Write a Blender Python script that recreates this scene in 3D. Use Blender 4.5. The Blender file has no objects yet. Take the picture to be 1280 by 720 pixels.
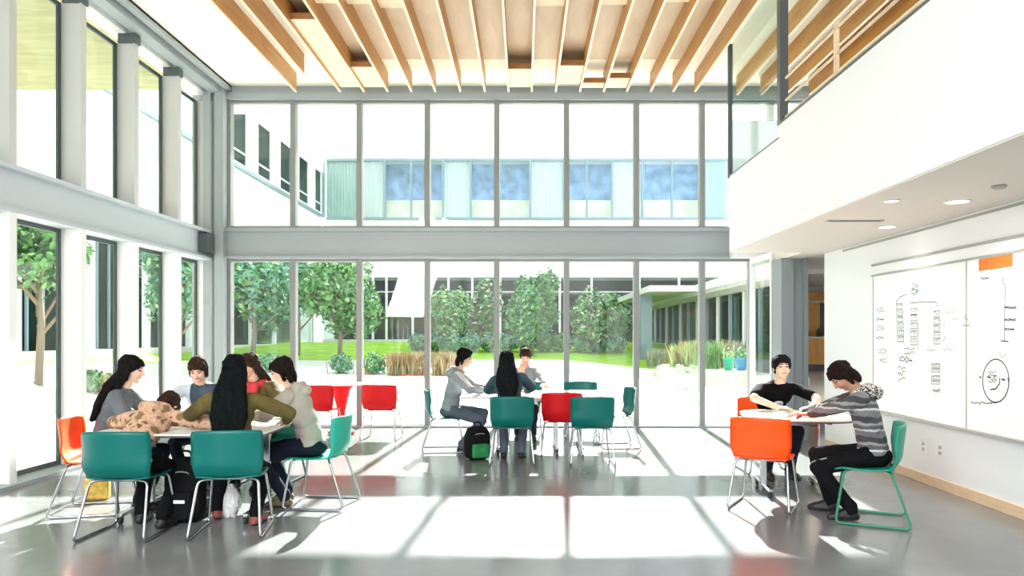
FILL_POWER=480; EXPO=.95  # first value: power of the added hall fill lights
import bpy, bmesh, math, random
from mathutils import Vector, Matrix, noise
random.seed(7)
SC = bpy.context.scene
COL = SC.collection
PI = math.pi
R = math.radians
# ---------------------------------------------------------------- materials
def _new(name):
    m = bpy.data.materials.new(name); m.use_nodes = True
    nt = m.node_tree
    return m, nt, nt.nodes['Principled BSDF']
def mat(name, col, rough=.5, metal=0., var=0., vscale=6., bump=0., bscale=60., spec=.5, coat=0., sss=0.):
    m, nt, p = _new(name)
    p.inputs['Base Color'].default_value = (*col, 1)
    p.inputs['Roughness'].default_value = rough
    p.inputs['Metallic'].default_value = metal
    p.inputs['Specular IOR Level'].default_value = spec
    p.inputs['Coat Weight'].default_value = coat
    if sss:
        p.inputs['Subsurface Weight'].default_value = sss
        p.inputs['Subsurface Scale'].default_value = .01
    tc = nt.nodes.new('ShaderNodeTexCoord')
    if var:
        n = nt.nodes.new('ShaderNodeTexNoise'); n.inputs['Scale'].default_value = vscale
        n.inputs['Detail'].default_value = 5
        nt.links.new(tc.outputs['Object'], n.inputs['Vector'])
        r = nt.nodes.new('ShaderNodeValToRGB')
        r.color_ramp.elements[0].position = .3; r.color_ramp.elements[1].position = .7
        r.color_ramp.elements[0].color = (*[c*(1-var) for c in col], 1)
        r.color_ramp.elements[1].color = (*[min(1, c*(1+var)) for c in col], 1)
        nt.links.new(n.outputs['Fac'], r.inputs['Fac'])
        nt.links.new(r.outputs['Color'], p.inputs['Base Color'])
    if bump:
        n = nt.nodes.new('ShaderNodeTexNoise'); n.inputs['Scale'].default_value = bscale
        n.inputs['Detail'].default_value = 4
        nt.links.new(tc.outputs['Object'], n.inputs['Vector'])
        b = nt.nodes.new('ShaderNodeBump'); b.inputs['Strength'].default_value = bump
        b.inputs['Distance'].default_value = .01
        nt.links.new(n.outputs['Fac'], b.inputs['Height'])
        nt.links.new(b.outputs['Normal'], p.inputs['Normal'])
    return m
def glass_mat(name, tint=(.94, .97, .955), refl=1.0):
    m = bpy.data.materials.new(name); m.use_nodes = True
    nt = m.node_tree; nt.nodes.clear()
    o = nt.nodes.new('ShaderNodeOutputMaterial'); mx = nt.nodes.new('ShaderNodeMixShader')
    t = nt.nodes.new('ShaderNodeBsdfTransparent'); g = nt.nodes.new('ShaderNodeBsdfGlossy')
    t.inputs['Color'].default_value = (*tint, 1); g.inputs['Roughness'].default_value = .01
    lw_ = nt.nodes.new('ShaderNodeLayerWeight'); lw_.inputs['Blend'].default_value = .5
    pw = nt.nodes.new('ShaderNodeMath'); pw.operation = 'POWER'; pw.inputs[1].default_value = 5
    mm = nt.nodes.new('ShaderNodeMath'); mm.operation = 'MULTIPLY_ADD'; mm.inputs[1].default_value = .5*refl; mm.inputs[2].default_value = .03*refl
    nt.links.new(lw_.outputs['Facing'], pw.inputs[0]); nt.links.new(pw.outputs[0], mm.inputs[0]); nt.links.new(mm.outputs[0], mx.inputs[0])
    nt.links.new(t.outputs[0], mx.inputs[1]); nt.links.new(g.outputs[0], mx.inputs[2])
    nt.links.new(mx.outputs[0], o.inputs[0])
    return m
def wood_mat(name, c0, c1, scale=(1.5, .25, 8), rough=.45):
    m, nt, p = _new(name)
    tc = nt.nodes.new('ShaderNodeTexCoord'); mp = nt.nodes.new('ShaderNodeMapping')
    mp.inputs['Scale'].default_value = scale
    n = nt.nodes.new('ShaderNodeTexNoise'); n.inputs['Scale'].default_value = 3; n.inputs['Detail'].default_value = 8
    n.inputs['Distortion'].default_value = .6
    r = nt.nodes.new('ShaderNodeValToRGB')
    r.color_ramp.elements[0].position = .3; r.color_ramp.elements[1].position = .72
    r.color_ramp.elements[0].color = (*c0, 1); r.color_ramp.elements[1].color = (*c1, 1)
    nt.links.new(tc.outputs['Object'], mp.inputs['Vector']); nt.links.new(mp.outputs[0], n.inputs['Vector'])
    nt.links.new(n.outputs['Fac'], r.inputs['Fac']); nt.links.new(r.outputs[0], p.inputs['Base Color'])
    p.inputs['Roughness'].default_value = rough
    return m
def emit_mat(name, col, s):
    m, nt, p = _new(name)
    p.inputs['Emission Color'].default_value = (*col, 1); p.inputs['Emission Strength'].default_value = s
    p.inputs['Base Color'].default_value = (*col, 1)
    return m
def stripe_mat(name, stops, period, noisea=.0, axis=2, rough=.9):
    """horizontal bands knitted into the cloth"""
    m, nt, p = _new(name)
    tc = nt.nodes.new('ShaderNodeTexCoord'); sp = nt.nodes.new('ShaderNodeSeparateXYZ')
    n = nt.nodes.new('ShaderNodeTexNoise'); n.inputs['Scale'].default_value = 9
    nt.links.new(tc.outputs['Object'], sp.inputs[0]); nt.links.new(tc.outputs['Object'], n.inputs['Vector'])
    a = nt.nodes.new('ShaderNodeMath'); a.operation = 'MULTIPLY_ADD'; a.inputs[1].default_value = noisea
    nt.links.new(n.outputs['Fac'], a.inputs[0]); nt.links.new(sp.outputs[axis], a.inputs[2])
    d = nt.nodes.new('ShaderNodeMath'); d.operation = 'DIVIDE'; d.inputs[1].default_value = period
    nt.links.new(a.outputs[0], d.inputs[0])
    f = nt.nodes.new('ShaderNodeMath'); f.operation = 'FRACT'; nt.links.new(d.outputs[0], f.inputs[0])
    r = nt.nodes.new('ShaderNodeValToRGB'); r.color_ramp.interpolation = 'CONSTANT'
    els = r.color_ramp.elements
    els[0].position = 0; els[0].color = (*stops[0][1], 1)
    els[1].position = stops[1][0]; els[1].color = (*stops[1][1], 1)
    for s in stops[2:]:
        e = els.new(s[0]); e.color = (*s[1], 1)
    nt.links.new(f.outputs[0], r.inputs[0]); nt.links.new(r.outputs[0], p.inputs['Base Color'])
    p.inputs['Roughness'].default_value = rough
    return m
def patch_mat(name, cols, scale=18, rough=.9):
    m, nt, p = _new(name)
    tc = nt.nodes.new('ShaderNodeTexCoord')
    n = nt.nodes.new('ShaderNodeTexNoise'); n.inputs['Scale'].default_value = scale; n.inputs['Detail'].default_value = 2
    nt.links.new(tc.outputs['Object'], n.inputs['Vector'])
    r = nt.nodes.new('ShaderNodeValToRGB'); r.color_ramp.interpolation = 'CONSTANT'
    els = r.color_ramp.elements; k = len(cols)
    els[0].position = 0; els[0].color = (*cols[0], 1)
    for i in range(1, k):
        if i == 1: e = els[1]; e.position = .36
        else: e = els.new(.36 + .28*(i-1)/(k-1))
        e.color = (*cols[i], 1)
    nt.links.new(n.outputs['Fac'], r.inputs[0]); nt.links.new(r.outputs[0], p.inputs['Base Color'])
    p.inputs['Roughness'].default_value = rough
    return m

M = {}
M['wall'] = mat('white_paint', (.81, .83, .845), .55, bump=.05, bscale=90)
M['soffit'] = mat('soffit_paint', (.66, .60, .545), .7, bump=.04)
M['plaster'] = mat('cream_plaster', (.93, .88, .76), .8, var=.03, vscale=2, bump=.05)
M['steel'] = mat('grey_painted_steel', (.30, .345, .36), .4, bump=.03)
M['steel_light'] = mat('light_grey_aluminium', (.47, .53, .57), .4)
M['steel_dark'] = mat('dark_grey_steel', (.10, .12, .125), .4)
M['fin'] = mat('pale_painted_fin', (.80, .815, .81), .45)
M['glass'] = glass_mat('window_glass')
M['glass_green'] = glass_mat('greenish_rail_glass', (.90, .975, .95), 1.5)
M['chrome'] = mat('brushed_chrome', (.45, .46, .48), .22, metal=1)
M['dark_metal'] = mat('dark_metal', (.07, .07, .075), .35, metal=.6)
M['wood'] = wood_mat('maple_baffle', (.42, .19, .045), (.60, .32, .095), (6, .4, 3))
M['wood_pale'] = wood_mat('pale_maple', (.80, .62, .42), (.90, .74, .54), (3, .4, 3))
M['wood_brown'] = wood_mat('brown_block', (.38, .17, .05), (.50, .25, .09))
M['base'] = wood_mat('oak_baseboard', (.70, .50, .32), (.80, .60, .42), (2, 2, 9))
M['teal'] = mat('teal_plastic', (.0, .135, .118), .38, spec=.35)
M['mint'] = mat('mint_plastic', (.01, .36, .26), .35)
M['green'] = mat('green_plastic', (.01, .26, .17), .35)
M['green_tube'] = mat('green_painted_tube', (.03, .22, .13), .35)
M['orange'] = mat('orange_plastic', (.88, .085, .006), .4, spec=.3)
M['red'] = mat('red_plastic', (.66, .006, .010), .4, spec=.3)
M['laminate'] = mat('white_laminate', (.84, .83, .80), .3)
M['edge'] = mat('dark_table_edge', (.08, .075, .07), .4)
M['board'] = mat('whiteboard', (.88, .92, .92), .25)
M['board_rail'] = mat('whiteboard_rail', (.36, .36, .34), .4)
M['ink'] = mat('grey_marker_ink', (.07, .08, .09), .7, spec=.2)
M['ink_green'] = mat('green_marker_ink', (.12, .38, .16), .6)
M['label_orange'] = mat('orange_paper', (.90, .17, .02), .6)
M['white_plastic'] = mat('white_plastic', (.8, .8, .79), .4)
M['lamp'] = emit_mat('lamp_glow', (1, .95, .85), 6)
M['black'] = mat('black_cloth', (.008, .008, .009), .9, bump=.4, bscale=120, spec=.12)
M['paper'] = mat('paper', (.86, .86, .84), .7)
M['rubber'] = mat('black_rubber', (.02, .02, .02), .7)
M['curb'] = mat('pale_concrete', (.62, .61, .58), .8, var=.08)

# polished floor
def floor_mat():
    m, nt, p = _new('polished_concrete')
    tc = nt.nodes.new('ShaderNodeTexCoord')
    n = nt.nodes.new('ShaderNodeTexNoise'); n.inputs['Scale'].default_value = .7; n.inputs['Detail'].default_value = 7
    n.inputs['Roughness'].default_value = .62
    nt.links.new(tc.outputs['Object'], n.inputs['Vector'])
    r = nt.nodes.new('ShaderNodeValToRGB')
    r.color_ramp.elements[0].position = .3; r.color_ramp.elements[1].position = .7
    r.color_ramp.elements[0].color = (.16, .163, .168, 1); r.color_ramp.elements[1].color = (.215, .22, .225, 1)
    nt.links.new(n.outputs['Fac'], r.inputs[0]); nt.links.new(r.outputs[0], p.inputs['Base Color'])
    n2 = nt.nodes.new('ShaderNodeTexNoise'); n2.inputs['Scale'].default_value = 14; n2.inputs['Detail'].default_value = 5
    nt.links.new(tc.outputs['Object'], n2.inputs['Vector'])
    rr = nt.nodes.new('ShaderNodeMapRange'); rr.inputs[3].default_value = .15; rr.inputs[4].default_value = .20
    nt.links.new(n2.outputs['Fac'], rr.inputs[0]); nt.links.new(rr.outputs[0], p.inputs['Roughness'])
    b = nt.nodes.new('ShaderNodeBump'); b.inputs['Strength'].default_value = .01; b.inputs['Distance'].default_value = .01
    nt.links.new(n.outputs['Fac'], b.inputs['Height']); nt.links.new(b.outputs[0], p.inputs['Normal'])
    p.inputs['Specular IOR Level'].default_value = .85
    return m
M['floor'] = floor_mat()

# ---------------------------------------------------------------- scene helpers
def tag(o, label=None, cat=None, group=None, kind=None):
    if label: o['label'] = label
    if cat: o['category'] = cat
    if group: o['group'] = group
    if kind: o['kind'] = kind
    return o
def empty(name, loc=(0, 0, 0), rz=0., label=None, cat=None, group=None, kind=None):
    o = bpy.data.objects.new(name, None); COL.objects.link(o)
    o.empty_display_size = .1
    o.location = loc; o.rotation_euler = (0, 0, rz)
    return tag(o, label, cat, group, kind)
def link_mesh(name, me, parent=None):
    o = bpy.data.objects.new(name, me); COL.objects.link(o)
    if parent: o.parent = parent
    return o
def copy_tree(o, parent=None):
    c = o.copy(); COL.objects.link(c); c.parent = parent
    for ch in [x for x in COL.objects if x.parent == o]:
        copy_tree(ch, c)
    return c
class MB:
    """collects shapes and builds them as one mesh object"""
    def __init__(s): s.bm = bmesh.new(); s.mi = 0
    def _mark(s, faces):
        for f in faces: f.material_index = s.mi
    def box(s, x0, x1, y0, y1, z0, z1, bev=0., rot=None, piv=None):
        t = bmesh.new(); bmesh.ops.create_cube(t, size=1)
        for v in t.verts:
            v.co = Vector(((x0+x1)/2+v.co.x*(x1-x0), (y0+y1)/2+v.co.y*(y1-y0), (z0+z1)/2+v.co.z*(z1-z0)))
        if bev: bmesh.ops.bevel(t, geom=t.edges[:], offset=bev, segments=2, affect='EDGES', profile=.5)
        if rot is not None:
            pv = Vector(piv) if piv else Vector(((x0+x1)/2, (y0+y1)/2, (z0+z1)/2))
            for v in t.verts: v.co = rot @ (v.co-pv) + pv
        s._merge(t); return s
    def _merge(s, t, smooth=False):
        vm = [s.bm.verts.new(v.co) for v in t.verts]
        t.verts.index_update()
        for f in t.faces:
            try:
                nf = s.bm.faces.new([vm[v.index] for v in f.verts]); nf.material_index = s.mi; nf.smooth = smooth or f.smooth
            except ValueError: pass
        t.free()
    def cyl(s, p, q, r1, r2=None, n=16, caps=True):
        p = Vector(p); q = Vector(q); r2 = r1 if r2 is None else r2
        d = (q-p).normalized(); a = d.orthogonal().normalized(); b = d.cross(a)
        A = [s.bm.verts.new(p+(a*math.cos(k*2*PI/n)+b*math.sin(k*2*PI/n))*r1) for k in range(n)]
        B = [s.bm.verts.new(q+(a*math.cos(k*2*PI/n)+b*math.sin(k*2*PI/n))*r2) for k in range(n)]
        for k in range(n):
            f = s.bm.faces.new((A[k], A[(k+1) % n], B[(k+1) % n], B[k])); f.smooth = True; f.material_index = s.mi
        if caps:
            for ring in (A[::-1], B):
                f = s.bm.faces.new(ring); f.material_index = s.mi
        return s
    def tube(s, pts, r, n=8, closed=False, fillet=0.):
        pts = [Vector(p) for p in pts]
        if fillet:
            out = [pts[0]]
            for i in range(1, len(pts)-1):
                a, b, c = pts[i-1], pts[i], pts[i+1]
                u = (a-b); v = (c-b); fl = min(fillet, u.length*.45, v.length*.45)
                p0 = b+u.normalized()*fl; p1 = b+v.normalized()*fl
                for k in range(6):
                    t = k/5; out.append((1-t)**2*p0+2*t*(1-t)*b+t*t*p1)
            out.append(pts[-1]); pts = out
        rings = []; prev = None
        for i, p in enumerate(pts):
            if i == 0: d = pts[1]-p
            elif i == len(pts)-1: d = p-pts[i-1]
            else: d = (pts[i+1]-p).normalized()+(p-pts[i-1]).normalized()
            d = d.normalized() if d.length > 1e-9 else Vector((0, 0, 1))
            if prev is None: a = d.orthogonal().normalized()
            else:
                a = prev-d*prev.dot(d); a = a.normalized() if a.length > 1e-6 else d.orthogonal().normalized()
            prev = a; b = d.cross(a)
            rr = r[i] if isinstance(r, (list, tuple)) else r
            rings.append([s.bm.verts.new(p+(a*math.cos(k*2*PI/n)+b*math.sin(k*2*PI/n))*rr) for k in range(n)])
        for i in range(len(rings)-1):
            for k in range(n):
                f = s.bm.faces.new((rings[i][k], rings[i][(k+1) % n], rings[i+1][(k+1) % n], rings[i+1][k]))
                f.smooth = True; f.material_index = s.mi
        for ring in (rings[0][::-1], rings[-1]):
            f = s.bm.faces.new(ring); f.material_index = s.mi
        return s
    def poly(s, pts):
        f = s.bm.faces.new([s.bm.verts.new(p) for p in pts]); f.material_index = s.mi; return s
    def prism(s, poly, z0, z1, bev=0.):
        """extrude XY outline"""
        t = bmesh.new()
        lo = [t.verts.new((x, y, z0)) for x, y in poly]; hi = [t.verts.new((x, y, z1)) for x, y in poly]
        n = len(poly)
        t.faces.new(lo[::-1]); t.faces.new(hi)
        for k in range(n): t.faces.new((lo[k], lo[(k+1) % n], hi[(k+1) % n], hi[k]))
        if bev:
            es = [e for e in t.edges if abs(e.verts[0].co.z-e.verts[1].co.z) < 1e-6]
            bmesh.ops.bevel(t, geom=es, offset=bev, segments=2, affect='EDGES')
        s._merge(t); return s
    def lathe(s, prof, c=(0, 0, 0), n=24):
        c = Vector(c); rings = []
        for r, z in prof:
            rings.append([s.bm.verts.new(c+Vector((r*math.cos(k*2*PI/n), r*math.sin(k*2*PI/n), z))) for k in range(n)])
        for i in range(len(rings)-1):
            for k in range(n):
                f = s.bm.faces.new((rings[i][k], rings[i][(k+1) % n], rings[i+1][(k+1) % n], rings[i+1][k])); f.smooth = True; f.material_index = s.mi
        for ring in (rings[0][::-1], rings[-1]):
            f = s.bm.faces.new(ring); f.material_index = s.mi
        return s
    def ball(s, c, rad, sub=2, M3=None):
        t = bmesh.new(); bmesh.ops.create_icosphere(t, subdivisions=sub, radius=1)
        rad = rad if isinstance(rad, (tuple, list)) else (rad,)*3
        for v in t.verts:
            w = Vector((v.co.x*rad[0], v.co.y*rad[1], v.co.z*rad[2]))
            if M3 is not None: w = M3 @ w
            v.co = w+Vector(c)
        for f in t.faces: f.smooth = True
        s._merge(t); return s
    def build(s, name, mats, parent=None, recalc=True):
        me = bpy.data.meshes.new(name)
        if recalc: bmesh.ops.recalc_face_normals(s.bm, faces=s.bm.faces)
        s.bm.to_mesh(me); s.bm.free()
        for m in (mats if isinstance(mats, (list, tuple)) else [mats]): me.materials.append(m)
        return link_mesh(name, me, parent)
def struct(name, mb, m, parent=None):
    o = mb.build(name, m, parent)
    if parent is None: o['kind'] = 'structure'
    return o
# photo geometry: eye at (0,0,1.5) looking along +Y
def FX(px, Y): return (px-655)*Y/900
def FZ(py, Y): return 1.5+(420-py)*Y/900
def onfloor(px, py):
    Y = 1350/(py-420); return FX(px, Y), Y
YB = 11.85; XR = 4.08; XG = -5.30
# ================================================================ THE ROOM
YR = -5.0      # rear of the hall
mb = MB(); mb.box(-5.45, XR+.25, YR, YB+.05, -.2, 0); mb.box(XR+.25, 14, 9.8, 26, -.2, 0); mb.box(3.73, XR+.25, YB+.05, 26, -.2, 0)
struct('floor', mb, M['floor'])
# ceiling plaster
mb = MB(); mb.box(-4.78, 6.9, YR, YB-.02, 5.59, 5.75)
struct('ceiling', mb, M['plaster'])
# roof with overhang
mb = MB(); mb.box(-4.85, 7.2, YB+.12, 13.5, 5.60, 5.95); mb.box(-4.85, 7.2, YR, YB+.12, 5.76, 5.95); mb.box(-5.42, -4.85, YR, 13.5, 5.66, 5.95)
struct('ceiling_overhang', mb, M['plaster'])
mb = MB(); mb.box(-9.6, -5.42, YR, 12.05, 5.62, 5.95); struct('ceiling_overhang_left', mb, wood_mat('khaki_boards', (.27, .27, .13), (.40, .39, .22), (.5, 3, 1)))
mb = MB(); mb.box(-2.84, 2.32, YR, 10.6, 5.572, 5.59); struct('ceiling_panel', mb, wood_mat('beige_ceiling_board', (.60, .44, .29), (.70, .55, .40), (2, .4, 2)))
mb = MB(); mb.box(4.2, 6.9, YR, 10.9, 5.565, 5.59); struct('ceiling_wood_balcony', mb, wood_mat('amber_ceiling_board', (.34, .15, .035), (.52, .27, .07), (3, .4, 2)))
# right wall, its end, upper right wall
mb = MB(); mb.box(XR, XR+.25, YR, 9.78, 0, 2.65)
struct('wall_right', mb, M['wall'])
mb = MB(); mb.box(6.9, 7.1, YR, YB, 3.1, 5.76); struct('wall_upper_right', mb, M['wall'])
mb = MB(); mb.box(XR-.018, XR, YR, 9.79, 0, .105, .004)
struct('baseboard_right', mb, M['base'])
# unseen rear wall: piers, with gaps added to let sky light fill in
mb = MB()
mb.box(-5.4, XR+.25, YR-.2, YR, 0, .3); mb.box(-5.4, 7.1, YR-.2, YR, 5.3, 5.76)
for x in (-5.4, -2.6, .2, 3.0, 5.8): mb.box(x, x+.3, YR-.2, YR, .3 if x < 4.4 else 3.1, 5.3)
mb.box(3.3, 7.1, YR-.2, YR, 2.63, 3.6)
struct('wall_rear', mb, M['wall'])
# balcony slab + fascia
XF = 2.76
mb = MB()
mb.box(XF, 7.1, YR, 7.80, 2.63, 3.10)
mb.box(XF, XF+.12, YR, 7.80, 3.10, 3.78)
mb.box(XF, XF+.12, 7.80, 9.66, 2.63, 3.64)
mb.box(XF+.12, 7.1, 7.80, 9.66, 2.63, 3.10)
struct('wall_balcony', mb, M['wall'])
mb = MB(); mb.box(XF+.01, XR, YR, 9.65, 2.618, 2.632); mb.box(3.74, 9, 9.65, 12.6, 2.618, 2.75)
mb.box(XR, 9, YR, 9.65, 2.618, 2.632)
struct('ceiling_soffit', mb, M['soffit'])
mb = MB(); mb.box(XF-.008, XF+.13, YR, 7.80, 3.78, 3.80)
mb.box(XF-.006, XF+.13, 7.80, 9.66, 3.64, 3.655)
struct('trim_balcony_cap', mb, M['steel_dark'])
mb = MB(); mb.box(XR-.010, XR, YR, 9.2, 2.575, 2.60); struct('trim_soffit_reveal', mb, M['board_rail'])
# upstairs low back wall
mb = MB(); mb.box(3.35, 7.0, 11.55, 11.75, 2.76, 4.95); struct('wall_upper_back', mb, M['wall'])

# balcony rail: thin rods and paired posts
rl = empty('balcony_railing', (XF+.06, 6.5, 3.8), 0, 'pale rod railing with paired posts on top of the white balcony wall', 'railing')
for dz in (.48, .24, .06):
    MB().cyl((0, -9, dz), (0, 1.25, dz), .014).build('rail', M['wood_pale'], rl)
for y in (0, -1.9, -3.8, -5.7, -7.6):
    p = MB(); p.box(-.012, .012, y-.035, y-.017, 0, .53); p.box(-.012, .012, y+.017, y+.035, 0, .53); p.build('post', M['wood_pale'], rl)
gs = empty('glass_screen', (XF+.06, 8.8, 3.66), 0, 'tall greenish glass screen with two dark posts on the balcony end', 'glass screen')
MB().box(-.045, .045, -.995, -.90, .145, 1.93).build('post', M['steel_dark'], gs)
MB().box(-.03, .03, 1.03, 1.07, 0, 1.83).build('post', M['steel_dark'], gs)
MB().box(-.006, .006, -.90, 1.03, .001, 1.80).build('glass_panel', M['glass_green'], gs)

# ---------------- back glazing
BX = [FX(p, YB) for p in (287, 367.5, 450, 534.5, 621, 708, 795, 877)] + [3.73]
def bay(n, x0, x1, z0, z1, y=YB, mw=.045):
    e = empty('window_%d' % n, ((x0+x1)/2, y, z0), kind='structure')
    w = (x1-x0)/2; h = z1-z0
    f = MB()
    f.box(-w, -w+mw, -.07, .07, 0, h); f.box(w-mw, w, -.07, .07, 0, h)
    f.box(-w+mw, w-mw, -.05, .05, 0, .045); f.box(-w+mw, w-mw, -.05, .05, h-.04, h)
    f.build('window_frame', M['steel_frame'], e)
    MB().box(-w+mw, w-mw, -.006, .006, .045, h-.04).build('glass_pane', M['glass'], e)
    return e
M['steel_frame'] = mat('grey_window_frame', (.24, .255, .25), .5, spec=.3)
wn = 1
for i in range(8):
    bay(wn, BX[i], BX[i+1], 0.0, 2.76); wn += 1
for i in range(7):
    bay(wn, BX[i], BX[i+1], 3.26, 5.36); wn += 1
for a, b in ((2.92, 4.05), (4.05, 5.2), (5.2, 6.9)):
    bay(wn, a, b, 3.26, 5.36); wn += 1
# beam between the two rows: flanges and web
mb = MB(); mb.box(-4.86, 6.9, YB-.16, YB+.1, 3.20, 3.26); mb.box(-4.86, 6.9, YB-.16, YB+.1, 2.76, 2.80); mb.box(-4.86, 6.9, YB-.10, YB+.05, 2.80, 3.20)
struct('trim_beam_back', mb, M['steel'])
mb = MB(); mb.box(-5.1, 6.9, YB-.12, YB+.1, 5.36, 5.47); mb.box(-5.1, 6.9, YB-.07, YB+.1, 5.47, 5.59)
struct('trim_head_back', mb, M['steel'])
mb = MB(); mb.box(-4.86, 3.78, YB-.09, YB+.09, -.0, .03); struct('trim_sill_back', mb, M['steel'])
# return glazing by the right column
e = empty('window_%d' % wn, (3.73, 10.75, 0), kind='structure'); wn += 1
f = MB(); f.box(-.04, .04, 0, .06, 0, 2.76); f.box(-.04, .04, .98, 1.04, 0, 2.76); f.box(-.04, .04, .06, .98, 0, .05); f.box(-.04, .04, .06, .98, 2.68, 2.76)
f.build('window_frame', M['fin'], e)
MB().box(-.006, .006, .06, .98, .05, 2.68).build('glass_pane', M['glass'], e)
mb = MB()
mb.box(3.70, 3.88, 10.35, 10.75, 0, 2.62); mb.box(3.88, 4.02, 10.40, 10.70, 0, 2.62); mb.box(4.02, 4.08, 10.33, 10.77, 0, 2.62)
struct('trim_column_right', mb, mat('slate_grey_steel', (.24, .275, .285), .4))

# ---------------- left glazing
FY = [11.65, 10.52, 9.35, 8.22, 7.08, 5.95, 4.8, 3.65, 2.5, 1.3, .1, -1.1, -2.3, -3.5, -4.8]
for k in range(len(FY)-1):
    y1, y0 = FY[k], FY[k+1]
    for (z0, z1) in ((.04, 2.72), (3.2, 5.30)):
        e = empty('window_%d' % wn, (XG, (y0+y1)/2, z0), kind='structure'); wn += 1
        w = (y1-y0)/2; h = z1-z0
        f = MB(); f.box(-.014, .014, w-.05, w-.0, 0, h); f.box(-.014, .014, -w, -w+.03, 0, h); f.box(-.014, .014, -w+.03, w-.05, 0, .05); f.box(-.014, .014, -w+.03, w-.05, h-.05, h)
        f.build('window_frame', M['steel_dark2'] if 'steel_dark2' in M else M.setdefault('steel_dark2', mat('dark_green_grey_frame', (.06, .085, .085), .4)), e)
        MB().box(-.006, .006, -w+.03, w-.05, .05, h-.05).build('glass_pane', M['glass'], e)
n = 1
for y in FY:
    mb = MB(); mb.box(XG-.0, XG+.235, y+.0, y+.075, .04, 2.74); mb.box(XG+.235, XG+.25, y-.015, y+.09, .04, 2.74)
    struct('trim_fin_lower_%d' % n, mb, M['fin'])
    mb = MB(); mb.box(XG-.0, XG+.235, y+.0, y+.075, 3.2, 5.30); mb.box(XG+.235, XG+.25, y-.015, y+.09, 3.2, 5.30)
    mb2 = MB(); mb2.box(XG+.04, XG+.27, y-.03, y+.10, 5.30, 5.42)
    struct('trim_fin_upper_%d' % n, mb, M['fin2'] if 'fin2' in M else M.setdefault('fin2', mat('grey_painted_fin', (.50, .515, .51), .45)))  # greyer copy of the fin paint; shade on the upper fins put into colour
    if n > 1: struct('trim_bracket_%d' % n, mb2, M['steel_dark2'])
    n += 1
mb = MB(); mb.box(XG-.06, XG+.26, YR, 11.72, 3.15, 3.20); mb.box(XG-.06, XG+.26, YR, 11.72, 2.72, 2.76); mb.box(XG, XG+.18, YR, 11.72, 2.76, 3.15)
struct('trim_beam_left', mb, M['steel_light'])
mb = MB(); mb.box(XG-.08, XG+.3, YR, 11.8, -.0, .04); struct('trim_sill_left', mb, M['steel'])
mb = MB(); mb.box(XG-.08, XG+.14, YR, 11.8, 5.42, 5.66); mb.box(XG+.14, XG+.52, YR, 11.8, 5.56, 5.66)
struct('trim_cornice_left', mb, M['fin'])
mb = MB(); mb.box(XG+.22, XG+.40, YR, 11.8, 5.43, 5.56); mb.box(-4.86, -4.78, YR, 11.8, 5.50, 5.66)
struct('trim_tube_left', mb, M['steel'])
# corner column
mb = MB(); mb.box(-5.18, -5.06, 11.62, 12.0, 0, 5.6); mb.box(-5.06, -4.99, 11.70, 12.0, 0, 5.6); mb.box(-4.99, -4.85, 11.60, 12.0, 0, 5.6); mb.box(XG-.1, -5.18, 11.72, 12.0, 0, 5.6)
struct('trim_column_corner', mb, M['steel'])
mb = MB(); mb.box(-5.16, -4.98, 11.3, 11.6, 2.82, 3.12, .01); struct('trim_bracket_corner', mb, M['steel_dark2'])

# ---------------- wooden ceiling baffles
BZ0, BZ1 = 5.295, 5.59
names = ['first', 'second', 'third', 'fourth', 'fifth', 'sixth', 'seventh', 'eighth', 'ninth', 'tenth', 'eleventh', 'twelfth', 'thirteenth', 'fourteenth', 'fifteenth', 'sixteenth', 'seventeenth', 'eighteenth', 'nineteenth', 'twentieth']
SX = [-3.55, -3.20, -2.86, -2.49, -2.12, -1.75, -1.38, -.99, -.61, -.24, .12, .495, .87, 1.24, 1.60, 1.97, 2.32, 2.66]
SEND = {0: 11.2, 1: 10.45}
M['lipp'] = wood_mat('pale_wood_lipping', (.86, .70, .50), (.93, .80, .62), (3, .4, 3))  # pale tone stands for floor light on the baffle undersides
def baffle(x, y1, label, group, z0=BZ0, z1=BZ1, th=.026):
    b = empty('ceiling_baffle', (x, 0, z0), 0, label, 'ceiling baffle', group)
    MB().box(-th/2, th/2, YR+.3, y1, .012, z1-z0).build('board', M['wood'], b)
    MB().box(-th/2-.001, th/2+.001, YR+.3, y1, 0, .012).build('lipping', M['lipp'], b)
for i, x in enumerate(SX):
    baffle(x, SEND.get(i, 11.2), 'long maple ceiling baffle over the hall, %s counted from the left' % names[i], 'maple baffles over the hall')
for i, x in enumerate((3.36, 3.74, 4.12, 4.5, 4.88, 5.26, 5.64, 6.02)):
    baffle(x, 11.35, 'maple ceiling baffle above the balcony, %s counted from the glass screen' % names[i], 'maple baffles above the balcony')
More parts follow.
